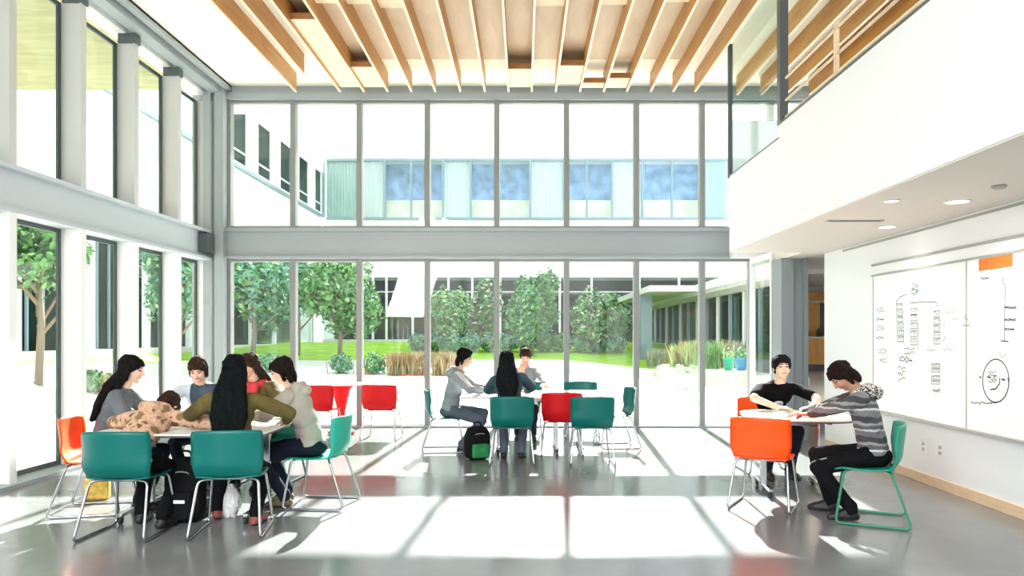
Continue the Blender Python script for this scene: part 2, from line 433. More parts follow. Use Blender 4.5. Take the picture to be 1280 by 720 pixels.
# infill panels and blocks between baffles   (gap index, y near, y far)
PAN = [(2, 8.75, 11.15), (3, 10.3, 11.15), (9, 10.38, 11.15), (11, 10.25, 11.0), (12, 10.95, 11.18), (13, 10.75, 11.18),
       (11, 7.2, 8.35), (10, 8.1, 8.65), (7, 7.4, 8.3), (4, 7.6, 8.6), (14, 7.5, 8.55), (15, 7.5, 8.5), (3, 7.3, 8.58), (12, 7.4, 8.62), (0, 3, 6), (5, 8.0, 8.7)]
for k, (g, y0, y1) in enumerate(PAN):
    x0, x1 = SX[g]+.015, SX[g+1]-.015
    e = empty('ceiling_infill_panel', ((x0+x1)/2, y0, BZ0+.06 if k < 6 else BZ0+.17), 0,
              'pale wood infill panel fixed between the %s and %s baffles from the left, %s' % (names[g], names[g+1], 'by the glass wall' if y1 > 10.9 else 'nearer the camera'), 'ceiling panel', 'infill panels between baffles')
    w = (x1-x0)/2
    MB().box(-w, w, .02, y1-y0, 0, .03).build('panel', M['wood_pale'], e)
    MB().box(-w, w, 0, .02, 0, .075).build('edge_block', M['wood_brown'], e)

# ---------------- soffit fittings
def downlight(x, y, r, label, on=True):
    e = empty('downlight', (x, y, 2.618), 0, label, 'ceiling light', 'round downlights in the soffit')
    MB().lathe([(r+.018, 0), (r+.018, -.006), (r, -.008), (r, 0)], n=32).build('trim_ring', M['white_plastic'], e)
    MB().lathe([(r, -.001), (r, -.004)], n=32).build('diffuser', M['lamp'] if on else M['white_plastic'], e)
downlight(3.60, 5.98, .085, 'brightest round downlight in the soffit above the whiteboard')
downlight(3.04, 5.95, .05, 'small round downlight nearest the balcony edge')
downlight(3.72, 7.37, .07, 'round downlight beside the slot vent, closest to the whiteboard wall')
e = empty('slot_vent', (3.2, 6.97, 2.618), 0, 'long thin slot vent across the soffit', 'vent')
MB().box(-.27, .27, -.035, .035, -.008, 0).build('vent_frame', M['board_rail'], e)
MB().box(-.25, .25, -.02, .02, -.011, -.008).build('vent_slot', M['dark_metal'], e)
e = empty('smoke_detector', (3.53, 5.35, 2.618), 0, 'small grey disc detector on the soffit near the right edge', 'smoke detector')
MB().lathe([(.05, 0), (.05, -.015), (.035, -.028)], n=24).build('housing', M['board_rail'], e)
# extra real lamps: the three downlights
for (x, y, w) in ((3.60, 5.98, 9), (3.04, 5.95, 5), (3.72, 7.37, 6)):
    l = bpy.data.lights.new('downlight_lamp', 'SPOT'); l.energy = w*4; l.spot_size = 2.2; l.spot_blend = .8; l.color = (1, .93, .82); l.shadow_soft_size = .07
    lo = bpy.data.objects.new('downlight_lamp', l); lo.location = (x, y, 2.60); COL.objects.link(lo)

# ---------------- whiteboard on the right wall
wb = empty('whiteboard', (XR, 6.0, .65), 0, 'wide white writing board with grey rails covered in grey marker notes on the right wall', 'whiteboard')
def wl(px, py):
    """photo pixel on the wall plane -> local y,z on the board"""
    Y = XR*900/(px-655); return Y-6.0, FZ(py, Y)-.65
Y1 = 8.38; YJ = 6.62; YE = 3.2
MB().box(-.014, 0, YJ-6, Y1-6, .0, 1.54).build('panel', M['board'], wb)
MB().box(-.014, 0, YE-6, YJ-6-.008, .0, 1.54).build('panel', M['board'], wb)
MB().box(-.012, 0, YE-6, Y1-6, 1.56, 1.66).build('header_panel', M['wall'], wb)
MB().box(-.026, 0, YE-6, Y1-6+.03, 1.54, 1.56).build('rail', M['board_rail'], wb)
MB().box(-.026, 0, YE-6, Y1-6+.03, 1.66, 1.685).build('rail', M['board_rail'], wb)
MB().box(-.055, 0, YE-6, Y1-6, -.022, .0).build('marker_tray', M['board_rail'], wb)
MB().box(-.018, 0, YJ-6-.01, YJ-6+.004, 0, 1.54).build('joint_strip', M['board_rail'], wb)
MB().box(-.018, 0, Y1-6-.006, Y1-6+.006, 0, 1.54).build('end_strip', M['board_rail'], wb)
CUR = [MB()]
def nxt():
    if CUR[0].bm.faces: CUR[0].build('marker_note', M['ink'], wb)
    CUR[0] = MB()
def stroke(pts, w=.006, b=None):
    w *= 1.35
    b = b or CUR[0]
    """marker stroke given as photo pixels"""
    q = [wl(*p) for p in pts]
    for (y0, z0), (y1, z1) in zip(q[:-1], q[1:]):
        d = Vector((0, y1-y0, z1-z0))
        if d.length < 1e-5: continue
        nrm = Vector((0, -d.z, d.y)).normalized()*w/2
        a = Vector((-.0155, y0, z0)); c = Vector((-.0155, y1, z1))
        b.poly([a-nrm, c-nrm, c+nrm, a+nrm])
def scrib(px, py, w, h, n=5, b=None, sw=.006):
    """a small hand written word as a squiggle of loops"""
    for rrow in range(n):
        y = py+h*rrow/n; x = px; pts = [(x, y)]
        while x < px+w:
            x += random.uniform(.8, 1.8); pts.append((x, y+random.uniform(-.5, .5)*h/n*1.3))
        stroke(pts, sw, b)
def boxg(px, py, w, h):
    stroke([(px, py), (px+w, py-.3), (px+w, py+h), (px, py+h), (px, py)], .005)
    scrib(px+1, py+h*.25, w-2, h*.6, 1, sw=.004)
nxt(); stroke([(1122, 386), (1122, 377), (1127, 371), (1135, 368)], .006)
nxt(); scrib(1141, 356, 8, 14, 4)
nxt(); stroke([(1139, 379), (1160, 377), (1172, 378), (1174, 383)], .006)
for i, y in enumerate((380, 388, 396, 404, 413, 421)): nxt(); boxg(1122+.3*i, y, 8, 6)
for i, y in enumerate((386, 394, 404, 414, 424)): nxt(); boxg(1140, y, 8, 7)
for i, y in enumerate((389, 398, 407, 416, 423)): nxt(); boxg(1169, y, 8, 7)
for y in (455, 461, 470, 476): nxt(); boxg(1166, y, 11, 4)
nxt(); scrib(1168, 487, 9, 4, 2)
nxt(); stroke([(1149, 400), (1150, 438)], .005)
nxt(); stroke([(1182, 400), (1182, 409)], .005)
nxt(); stroke([(1184, 420), (1181, 426)], .005)
for y in (386, 398, 409, 421): nxt(); scrib(1097, y, 9, 5, 2, sw=.004)
nxt(); scrib(1100, 437, 10, 6, 2, sw=.004)
nxt(); scrib(1101, 449, 9, 6, 2, sw=.004)
for y in (437, 441): nxt(); scrib(1132, y, 12, 4, 1, sw=.005)
nxt(); scrib(1126, 447, 9, 8, 2)
nxt(); scrib(1136, 449, 5, 5, 2)
for y in (461, 467, 474): nxt(); scrib(1124, y, 9, 5, 1)
nxt(); scrib(1160, 438, 11, 3, 1, sw=.004)
nxt(); scrib(1181, 436, 12, 4, 1, sw=.004)
nxt(); scrib(1183, 391, 11, 3, 1, sw=.003)
nxt(); scrib(1190, 399, 9, 3, 1, sw=.003)
nxt(); stroke([(1208, 395), (1211, 393), (1208, 398), (1212, 400)], .006)
nxt(); scrib(1206, 407, 8, 2, 1)
nxt(); scrib(1228, 347, 10, 3, 2, sw=.005)
nxt(); stroke([(1255, 344), (1256, 352), (1259, 360), (1258, 384), (1258, 426)], .006)
for y, w in ((384, 14), (399, 14), (411, 12)): nxt(); scrib(1258, y, w, 2.5, 2)
nxt(); stroke([(1253, 426), (1263, 427)], .008)
nxt(); stroke([(1250, 440), (1255, 447), (1261, 442)], .004)
circ = [(1247+16.5*math.cos(a*PI/16), 476+27*math.sin(a*PI/16)) for a in range(33)]
nxt(); stroke(circ, .009)
nxt(); stroke([(1226, 471), (1229, 472)], .01)
nxt(); stroke([(1236, 471), (1241, 472)], .01)
nxt(); stroke([(1252, 472), (1252, 479), (1247, 486), (1240, 487)], .009)
nxt(); stroke([(1254, 474), (1259, 475)], .012)
nxt(); stroke([(1262, 472), (1263, 478)], .008)
nxt(); scrib(1237, 466, 11, 14, 4, sw=.004)
nxt(); stroke([(1246, 468), (1246, 472)], .008)
nxt(); scrib(1216, 504, 31, 3, 1, sw=.006)
nxt()
g = MB(); stroke([(1149, 360), (1152, 355), (1154, 349)], .006, g); scrib(1141, 362, 9, 6, 2, g); g.build('green_marker_writing', M['ink_green'], wb)
y0, z0 = wl(1226, 340); y1, z1 = wl(1268, 326)
MB().box(-.018, -.0145, y1, y0, 1.43, 1.535).build('orange_label', M['label_orange'], wb)
e = empty('orange_note', (XR, 6.2, 2.1)) if False else None
# outlets
for i, (px, py, lab) in enumerate(((1155, 558, 'small grey wall outlet under the whiteboard, the left one of the pair'), (1176, 563, 'small grey wall outlet under the whiteboard, the right one of the pair'))):
    Y = XR*900/(px-655); e = empty('wall_outlet', (XR, Y, FZ(py, Y)), 0, lab, 'outlet', 'wall outlets')
    MB().box(-.008, 0, -.045, .045, -.065, .065, .003).build('cover_plate', M['white_plastic'], e)
    s = MB()
    for z in (.028, -.028): s.box(-.011, -.007, -.022, .022, z-.017, z+.017, .002)
    s.build('socket', M['board_rail'], e)
# ================================================================ CORRIDOR AND KITCHEN BEYOND THE RIGHT COLUMN
mb = MB()
def slab_wall(b, p, q, t, z0, z1):
    p = Vector((*p, 0)); q = Vector((*q, 0)); d = (q-p).normalized(); n = Vector((-d.y, d.x, 0))*t
    pts = [p, q, q+n, p+n]
    b.prism([(v.x, v.y) for v in pts][::-1], z0, z1)
slab_wall(mb, (4.10, 10.76), (9.0, 24.3), .12, 0, 3.7)
mb.box(9.0, 14, 24.2, 24.4, 0, 3.9); mb.box(13.9, 14, 9.8, 24.2, 0, 3.9); mb.box(XR+.25, 14, 9.78, 9.9, 0, 3.9)
struct('wall_corridor', mb, M['wall'])
mb = MB(); mb.prism([(4.0, 12.6), (14, 12.6), (14, 24.4), (8.8, 24.4), (4.6, 12.75)], 3.7, 3.9); mb.box(4.3, 14, 12.6, 12.7, 2.6, 3.75)
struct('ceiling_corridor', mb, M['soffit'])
M['kwood'] = wood_mat('orange_oak', (.72, .34, .06), (.86, .46, .12), (2, 2, .6))
M['mauve'] = mat('mauve_paint', (.36, .25, .22), .7)
mb = MB(); mb.box(9.0, 13, 23.9, 24.2, 3.25, 3.7); struct('trim_bulkhead', mb, M['mauve'])
k = empty('wall_cabinet', (10.6, 24.0, 0), 0, 'tall orange wood cabinet wall with a dark opening, seen through the gap beside the column', 'cabinet')
b = MB(); b.box(-1.6, -.78, -.1, .15, 1.5, 2.95); b.box(-.38, 1.8, -.1, .15, 1.5, 2.95); b.box(-.78, -.38, -.1, .15, 2.6, 2.95); b.build('body', M['kwood'], k)
b = MB(); b.box(-.78, -.38, .0, .1, 1.5, 2.6); b.build('dark_opening', M['dark_metal'], k)
b = MB(); b.box(-1.62, 1.82, -.2, -.1, 2.6, 2.68); b.build('cornice', M['wood_pale'], k)
k = empty('bar_counter', (10.9, 22.9, 0), 0, 'orange wood counter with a dark base in the room beyond the column', 'counter')
b = MB(); b.box(-1.9, 2, 0, .5, .60, 1.42); b.build('body', M['kwood'], k)
MB().box(-1.95, 2.05, -.08, .58, 1.42, 1.48, .01).build('worktop', M['laminate'], k)
MB().box(-1.9, 2, .02, .5, .38, .60).build('plinth', M['dark_metal'], k)
MB().box(-1.9, 2, -.2, .5, 0, .38).build('step', M['mauve'], k)
for i, (x, h, r) in enumerate(((9.45, .28, .06), (9.72, .2, .08), (9.95, .34, .05))):
    b = MB(); b.lathe([(r, 0), (r, h*.6), (r*.4, h*.8), (r*.4, h)]); o = b.build('bottle', M['edge'] if i < 2 else M['white_plastic'])
    o.location = (x, 23.1, 1.482)
    tag(o, ('dark squat bottle at the left end of the far counter', 'wider dark jar in the middle of the far counter', 'pale tall bottle at the right of the far counter')[i], 'bottle')

# ================================================================ THE COURTYARD
def Yf(x):
    P = [(-14, 10), (-11.6, 11.5), (-11.2, 17), (-10, 22), (-8, 26), (-5, 27.6), (0, 27.6), (3, 26.5), (5, 24.8), (7, 23), (15, 22)]
    for (a, b), (c, d) in zip(P[:-1], P[1:]):
        if x <= c: return b+(d-b)*(x-a)/(c-a)
    return P[-1][1]
def ss(t): t = max(0, min(1, t)); return t*t*(3-2*t)
def GZ(x, y):
    yf = Yf(x); zf = .6-.27*ss((x-1)/4)
    if x < -7: zf = .6+.15*ss((-7-x)/4)
    if y < yf:
        z = zf*ss((y-13.5)/(max(yf, 15)-13.5)) if x > -9 else zf*max(ss((y-13.5)/(max(yf, 15)-13.5)), 0)
        e = .75*ss((-9.3-x)/2)
        return max(z, e)
    t = min(1, (y-yf)/max(6, 38-yf)); z = zf+(1.15-zf)*ss(t)
    return max(z, .75+.25*ss((-10.8-x)/1.0)) if x < -10.8 else z
def ground(name, rows, m):
    b = bmesh.new(); g = [[b.verts.new((x, y, GZ(x, y))) for x, y in r] for r in rows]
    for i in range(len(g)-1):
        for j in range(len(g[0])-1):
            f = b.faces.new((g[i][j], g[i][j+1], g[i+1][j+1], g[i+1][j])); f.smooth = True
    me = bpy.data.meshes.new(name); b.to_mesh(me); b.free(); me.materials.append(m)
    o = link_mesh(name, me); o['kind'] = 'structure'; return o
XSs = [-14+29*i/116 for i in range(117)]
M['paving'] = mat('pale_paving', (.70, .67, .61), .85, var=.06, vscale=1.2, bump=.1, bscale=30)
M['lawn'] = mat('lawn_green', (.24, .43, .02), .9, var=.25, vscale=1.5, bump=.6, bscale=60)
M['concrete'] = mat('outer_concrete', (.66, .63, .58), .85, var=.05)
y0s = YB+.06
rows = []
for i in range(41):
    rows.append([(x, y0s+(max(Yf(x), y0s+.1)-y0s)*i/40) for x in XSs])
for r in rows[0:1]: pass
ground('courtyard_paving', rows, M['paving'])
ground('lawn', [[(x, max(Yf(x), y0s+.1)+(43-max(Yf(x), y0s+.1))*i/40) for x in XSs] for i in range(41)], M['lawn'])
mb = MB(); mb.box(-14, -5.46, YR-4, YB+.06, -.3, -.02); struct('side_paving', mb, M['paving'])
# low planted kerb along the left outside
b = bmesh.new()
rows = [[(x, y) for x in [-14+.5*i for i in range(18)]] for y in [-8+20*j/20 for j in range(21)]]
g = [[b.verts.new((x, y, .75*ss((-9.3-x)/2))) for x, y in r] for r in rows]
for i in range(len(g)-1):
    for j in range(len(g[0])-1): b.faces.new((g[i][j], g[i][j+1], g[i+1][j+1], g[i+1][j])).smooth = True
me = bpy.data.meshes.new('side_bank'); b.to_mesh(me); b.free(); me.materials.append(M['paving']); o = link_mesh('side_bank', me); o['kind'] = 'structure'; o.location.z = -.005

# ---------------- buildings
M['bwhite'] = mat('white_render', (.88, .88, .87), .8)
M['bwhite2'] = mat('white_panel', (.80, .83, .83), .6)
M['bglass'] = glass_mat('courtyard_glass', (.95, .985, .985), .8); M['dglass'] = glass_mat('tinted_courtyard_glass', (.50, .58, .55), .7)
M['blind'] = mat('pale_green_blind', (.70, .84, .78), .8); M['curtain'] = mat('white_curtain', (.93, .95, .93), .8)
M['blue_in'] = mat('blue_grey_interior', (.30, .42, .66), .7, var=.35, vscale=1.6)  # blue upper part of the pane reflections, painted on the wall behind
M['cream_in'] = mat('cream_interior', (.80, .77, .62), .8, var=.15, vscale=1.4)  # cream lower part of the pane reflections, painted on a strip behind
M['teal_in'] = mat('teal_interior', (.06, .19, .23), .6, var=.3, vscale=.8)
M['dark_in'] = mat('dark_interior', (.03, .045, .038), .5, var=.5, vscale=.6)
M['olive_in'] = mat('olive_interior', (.24, .22, .07), .6, var=.4, vscale=1.2)
M['frame_blue'] = mat('blue_grey_frame', (.22, .30, .35), .4)
S42 = 42/900
bb = empty('building', (0, 42.3, 0), 0, 'long white building across the courtyard with a strip of upstairs windows', 'building')
b = MB(); b.box(-11.8, 16, 0, 6, 4.95, 8.4); b.box(-11.8, 16, 0, 6, 11.9, 14.2); b.box(-11.8, -11.6, 0, 6, 8.4, 11.9); b.build('wall', M['bwhite'], bb)
MB().box(-11.8, 16, 1.4, 1.6, 8.4, 11.9).build('interior_wall', M['blue_in'], bb)
MB().box(-11.8, 16, 1.2, 1.4, 8.4, 9.7).build('interior_sill', M['cream_in'], bb)
MB().box(-11.6, 16, -.06, .04, 11.78, 11.92).build('window_head', M['frame_blue'], bb)
MB().box(-11.6, 16, -.14, .04, 8.32, 8.45).build('window_sill', M['frame_blue'], bb)
def pleat(x0, x1, z0, z1, y, m, name, parent):
    b = MB(); n = max(6, int((x1-x0)/.09)); pr = None
    for i in range(n+1):
        x = x0+(x1-x0)*i/n; yy = y+(.05 if i % 2 else 0)
        a = b.bm.verts.new((x, yy, z0)); c = b.bm.verts.new((x, yy, z1))
        if pr: b.bm.faces.new((pr[0], a, c, pr[1]))
        pr = (a, c)
    bmesh.ops.solidify(b.bm, geom=b.bm.faces[:], thickness=.01)
    return b.build(name, m, parent)
units = [(403, 447, 'b'), (447, 480, 'c'), (480, 513, 'w'), (513, 535, 'w'), (535, 553, 'w'), (553, 588, 'c'), (588, 624, 'w'), (624, 663, 'w'), (663, 705, 'c'), (705, 734, 'w'), (734, 766, 'w'),
         (766, 804, 'c'), (804, 841, 'w'), (841, 876, 'w'), (876, 915, 'b'), (915, 960, 'w')]
for (a, c, t) in units:
    x0, x1 = (a-655)*S42, (c-655)*S42
    f = MB(); f.box(x0-.06, x0+.06, -.08, .06, 8.45, 11.8); fr = f.build('window', M['frame_blue'], bb)
    MB().box(x0+.06, x1-.06, -.01, .01, 8.45, 11.8).build('pane', M['bglass'], fr)
    if t == 'c': pleat(x0+.08, x1-.08, 8.5, 11.75, .1, M['curtain'], 'curtain', fr)
    if t == 'b': pleat(x0+.08, x1-.08, 8.5, 11.75, .1, M['blind'], 'curtain', fr)
# ground floor of the far building
MB().box(-11.8, 16, 2.5, 2.7, 1.1, 4.95).build('ground_floor_interior', M['dark_in'], bb)
MB().box(-10.5, -1.2, 2.2, 2.4, 1.9, 3.3).build('display_wall', M['olive_in'], bb)  # olive-gold glass reflection, painted as a band behind the panes
for px in (448, 465, 482, 515, 533, 560, 590, 625, 660, 700, 740, 800, 850):
    x = (px-655)*S42
    MB().box(x-.06, x+.06, -.08, .06, 1.15, 4.95).build('ground_floor_mullion', M['bwhite2'], bb)
MB().box(-9.8, 16, -.05, .05, 4.06, 4.13).build('transom', M['curb'], bb)
MB().box(-11.8, 16, .02, .04, 1.15, 4.95).build('ground_floor_glass', M['dglass'], bb)
MB().box(-11.8, 16, -.1, .3, 1.0, 1.3).build('plinth', M['curb'], bb)

lw = empty('building', (-11.85, 0, 0), 0, 'white wing along the left side of the courtyard with white pillars and square upstairs windows', 'building')
b = MB(); b.box(-6, 0, -8, 42, 4.9, 8.6); b.box(-6, 0, -8, 42, 11.1, 14.2); b.box(-6, -3, -8, 42, 0, 14.2)
WY = [-6+2.92*i for i in range(17)]
pr = -8
for y in WY:
    b.box(-1.2, 0, pr, y, 8.6, 11.1); pr = y+1.75
b.box(-1.2, 0, pr, 42, 8.6, 11.1); b.build('wall', M['bwhite'], lw)
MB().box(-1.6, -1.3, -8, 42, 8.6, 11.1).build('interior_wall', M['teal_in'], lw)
MB().box(-.02, .10, -8, 42, 8.42, 8.58).build('sill_band', M['frame_blue'], lw)
for y in WY:
    f = MB(); f.box(-.1, .03, y, y+.09, 8.6, 11.1); f.box(-.1, .03, y+1.66, y+1.75, 8.6, 11.1); f.box(-.1, .03, y+.09, y+1.66, 8.6, 8.7); f.box(-.1, .03, y+.09, y+1.66, 11.0, 11.1); f.box(-.1, .02, y+.09, y+1.66, 9.15, 9.22)
    fr = f.build('window', M['bwhite2'], lw); MB().box(-.05, -.03, y+.09, y+1.66, 8.7, 11.0).build('pane', M['dglass'], fr)
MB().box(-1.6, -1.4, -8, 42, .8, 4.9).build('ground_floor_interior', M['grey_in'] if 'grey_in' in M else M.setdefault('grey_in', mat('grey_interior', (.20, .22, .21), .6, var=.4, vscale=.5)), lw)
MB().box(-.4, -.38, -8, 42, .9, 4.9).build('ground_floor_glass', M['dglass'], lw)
MB().box(-.5, .35, -8, 42, .6, 1.12).build('plinth', M['curb'], lw)
y = -6.5
while y < 41:
    MB().box(-.10, .06, y, y+.20, 1.05, 4.9).build('pillar', M['bwhite2'], lw)
    MB().box(-.36, -.30, y+.9, y+.96, 1.05, 4.9).build('ground_floor_mullion', M['frame_blue'], lw)
    MB().box(-.36, -.30, y+1.5, y+1.56, 1.05, 4.9).build('ground_floor_mullion', M['frame_blue'], lw)
    y += 2.9

rw = empty('building', (7.2, 0, 0), 0, 'low glazed wing with a flat roof on the right of the courtyard', 'building')
b = MB(); b.box(-.75, 8, 18.9, 42, 3.16, 3.42); b.build('roof', M['bwhite2'], rw)
b = MB(); b.box(-.2, 0, 18.9, 42, 2.95, 3.16); b.box(-.62, -.5, 18.9, 42, 3.04, 3.16); b.build('eaves_beam', M['curb'], rw)
MB().box(.45, .55, 20.6, 42, .2, 3.16).build('interior_wall', M['olive_in'], rw)
MB().box(.02, .04, 20.2, 42, .3, 2.95).build('wing_glass', M['dglass'], rw)
y = 20.2; i = 0
while y < 41:
    MB().box(-.06, .10, y, y+.16, .1, 2.95).build('pillar', M['frame_blue'] if i % 2 else M['bwhite2'], rw)
    if i % 2: pleat2 = MB().box(.35, .38, y+.3, y+.9, .4, 2.9).build('curtain', M['mauve'] if i % 4 == 1 else M['blind'], rw)
    y += 1.6; i += 1
MB().box(-.2, .3, 18.9, 42, -.1, .4).build('plinth', M['curb'], rw)
MB().box(-2.45, -2.0, 29.2, 29.6, .4, 3.2).build('entrance_pillar', M['frame_blue'], rw)
MB().box(-2.5, -.74, 27, 36, 3.17, 3.40).build('entrance_canopy', M['curb'], rw)

# ---------------- planting
def leaf_mesh(name, blobs, n, size, mats, seed, stretch=1., up=0.):
    rnd = random.Random(seed); b = bmesh.new(); tot = sum(x[3]*x[3] for x in blobs)
    for (cx, cy, cz, r, *rz) in blobs:
        rzz = rz[0] if rz else r
        for k in range(int(n*r*r/tot)):
            while True:
                v = Vector((rnd.uniform(-1, 1), rnd.uniform(-1, 1), rnd.uniform(-1, 1)))
                if .25 < v.length < 1: break
            v = v.normalized()*(.45+.55*rnd.random()**.6)
            v *= 1+.5*noise.noise(v*1.9+Vector((cx, cy, seed)))
            c = Vector((cx+v.x*r, cy+v.y*r, cz+v.z*rzz))
            nrm = (v+Vector((rnd.uniform(-1, 1), rnd.uniform(-1, 1), rnd.uniform(-.3, 1)+up))*.9).normalized()
            a = nrm.orthogonal().normalized(); a.rotate(Matrix.Rotation(rnd.uniform(0, 6.28), 3, nrm)); d = nrm.cross(a)
            s = size*rnd.uniform(.6, 1.3)
            vs = [b.verts.new(c+a*s), b.verts.new(c+d*s*.5*stretch+nrm*s*.15), b.verts.new(c-a*s), b.verts.new(c-d*s*.5*stretch+nrm*s*.15)]
            f = b.faces.new(vs); f.material_index = rnd.randrange(len(mats)) if rnd.random() > .5 else 0
    me = bpy.data.meshes.new(name); b.to_mesh(me); b.free()
    for m in mats: me.materials.append(m)
    return me
def leafm(name, col): 
    m = mat(name, col, .6, var=.2, vscale=2)
    return m
M['leaf1'] = leafm('leaf_green', (.10, .27, .07)); M['leaf2'] = leafm('leaf_light', (.26, .42, .17)); M['leaf3'] = leafm('leaf_dark', (.05, .15, .06))
M['leaf4'] = leafm('leaf_pale', (.42, .52, .32)); M['leaf5'] = leafm('leaf_blush', (.55, .42, .34)); M['bark'] = mat('bark', (.22, .17, .12), .9, bump=.6, bscale=20)
M['grassbrown'] = leafm('dry_grass', (.34, .21, .10)); M['grassgold'] = leafm('gold_grass', (.46, .34, .17)); M['leafteal'] = leafm('leaf_blue_green', (.12, .30, .20))
def tree(px, Y, zc, r, label, mats, seed, rz=None, n=2600, size=.11):
    x = FX(px, Y); z0 = GZ(x, Y); rz = rz or r
    rnd = random.Random(seed)
    t = empty('courtyard_tree', (x, Y, z0-.03), 0, label, 'tree', 'courtyard trees')
    b = MB(); zc = zc-z0
    b.tube([(0, 0, 0), (.05, .02, zc*.45), (-.03, 0, zc)], [.09, .07, .04])
    for k in range(6):
        a = k*1.05+rnd.random(); b.tube([(0, 0, zc*(.35+.08*k)), (math.cos(a)*r*.4, math.sin(a)*r*.4, zc*(.55+.08*k)), (math.cos(a)*r*.7, math.sin(a)*r*.7, zc*(.7+.1*k))], [.045, .03, .012], n=6)
    b.build('trunk', M['bark'], t)
    blobs = [(0, 0, zc, r*.75, rz*.8)]
    for k in range(7):
        a = k*.9+rnd.random(); q = rnd.uniform(.4, .6)
        blobs.append((math.cos(a)*r*q, math.sin(a)*r*q, zc+rz*rnd.uniform(-.6, .6), r*rnd.uniform(.38, .55), rz*rnd.uniform(.3, .5)))
    link_mesh('foliage', leaf_mesh('foliage', blobs, n, size, mats, seed), t)
A = [M['leaf1'], M['leaf2'], M['leaf3']]; Bm = [M['leaf2'], M['leaf4'], M['leaf1']]; Cm = [M['leaf1'], M['leaf4'], M['leaf5'], M['leaf3']]; Dm = [M['leafteal'], M['leaf1'], M['leaf2']]
tree(316, 24, 3.25, 1.45, 'leafy tree nearest the corner column, in front of the white pillared wing', Dm, 1, 1.5, n=4200)
tree(372, 28, 3.35, 1.4, 'slender leafy tree behind the first mullion of the glass wall', Dm, 2, 1.4, n=3400)
tree(424, 24.5, 3.0, 1.5, 'dense tree left of the far glazed entrance', A, 3, 1.7, n=5200)
tree(560, 32, 2.4, .95, 'pale airy tree behind the seated student in a grey hooded top', Bm+[M['leafteal']], 4, 1.5, n=2200, size=.12)
tree(603, 35, 2.7, 1.0, 'tree with light green leaves just left of the middle mullion', Cm, 5, 1.7, n=2200, size=.13)
tree(664, 30, 2.7, 1.2, 'tallest bushy tree at the centre of the glass wall', A+[M['leafteal']], 6, 1.75, n=4600, size=.11)
tree(742, 32, 2.45, 1.15, 'round tree right of the tallest tree, flecked with pale leaves', Cm, 7, 1.45, n=3400, size=.11)
tree(775, 38.5, 2.4, 1.0, 'smaller dark tree beside the blue grey entrance pillar', A, 8, 1.6, size=.13)
tree(48, 15.5, 3.4, 1.1, 'tree outside the left glass wall, nearest the camera', A, 9, 1.3, n=2400)
tree(222, 19.5, 3.3, 1.1, 'tree outside the left glass wall, farther back between two fins', Dm, 10, 1.3, n=2400)
def bush(px, Y, w, h, label, mats, seed, name='shrub', cat='shrub', group='low shrubs in the courtyard', n=700, size=.06, dz=0., dy=.5):
    x = FX(px, Y); z0 = GZ(x, Y)+dz
    rnd = random.Random(seed)
    bl = [(w*u, rnd.uniform(-.3, .3)*dy, h*.5, h*.55, h*.5) for u in [(-.5+(i+.5)/max(1, round(w/h))) for i in range(max(1, round(w/h)))]]
    me = leaf_mesh(name, bl, n, size, mats, seed)
    t = empty(name, (x, Y, z0), 0, label, cat, group)
    link_mesh('foliage', me, t)
    b = MB()
    for i in range(max(3, int(w*3))):
        u = -.45*w+.9*w*i/max(2, int(w*3)-1); b.tube([(u, 0, -.03), (u+rnd.uniform(-.08, .08), rnd.uniform(-.1, .1), h*.7)], [.015, .006], n=5)
    b.build('stem', M['bark'], t)
def grass(px, Y, w, h, label, mats, seed, n=500, dz=0., group='tufts of ornamental grass', dy=.35, wd=.012):
    x = FX(px, Y); z0 = GZ(x, Y)+dz; rnd = random.Random(seed); b = bmesh.new()
    for k in range(n):
        u = rnd.uniform(-w/2, w/2); v = rnd.uniform(-dy, dy); hh = h*rnd.uniform(.6, 1.05); a = rnd.uniform(0, 6.28); ln = rnd.uniform(.05, .4)*h
        p0 = Vector((u, v, 0)); p1 = p0+Vector((math.cos(a)*ln*.4, math.sin(a)*ln*.4, hh*.6)); p2 = p0+Vector((math.cos(a)*ln, math.sin(a)*ln, hh))
        s = Vector((math.sin(a), -math.cos(a), 0))*wd
        vs = [b.verts.new(p0-s), b.verts.new(p0+s), b.verts.new(p1+s), b.verts.new(p1-s)]; f = b.faces.new(vs); f.material_index = k % len(mats)
        t = b.verts.new(p2); f = b.faces.new((vs[3], vs[2], t)); f.material_index = k % len(mats)
    me = bpy.data.meshes.new('ornamental_grass'); b.to_mesh(me); b.free()
    for m in mats: me.materials.append(m)
    o = link_mesh('ornamental_grass', me); o.location = (x, Y, z0-.01); tag(o, label, 'grass', group); return o
for i, (px, w, mm, lab) in enumerate(((545, 2.3, Dm, 'left end of the low hedge, in front of the pale airy tree'), (612, 2.3, Dm, 'low hedge just left of the tallest tree'), (680, 2.3, A, 'low hedge section between the two bushy trees'), (748, 2.3, Dm, 'right end of the low hedge beside the entrance pillar'))):
    bush(px, 31.8, w, .85, lab, mm, 40+i, 'hedge', 'hedge', 'low hedge along the far side of the lawn', 1600, .09)
bush(328, 21.5, 1.0, .62, 'low green shrub seen between the first two mullions', Dm, 51)
bush(426, 21.5, .85, .60, 'green shrub just left of the second mullion, outside', Dm, 52)
bush(468, 21.5, .65, .62, 'green shrub beside the dry grasses', A, 53)
for i, (px, w, lab) in enumerate(((498, .55, 'dry brown grass clump beside the green shrub'), (525, .55, 'dry brown grass clump right at the mullion'), (555, .6, 'dry brown grass clump farthest right, behind the student in a grey hooded top'))):
    grass(px, 21.4, w, .72, lab, [M['grassbrown'], M['grassgold'], M['bark']], 60+i, 900)
bush(118, 16.6, .45, .55, 'small shrub outside the left glass wall behind the long haired student', A, 71)
grass(133, 16.8, .35, .5, 'dry grass clump outside the left glass wall', [M['grassbrown'], M['grassgold']], 72, 300)
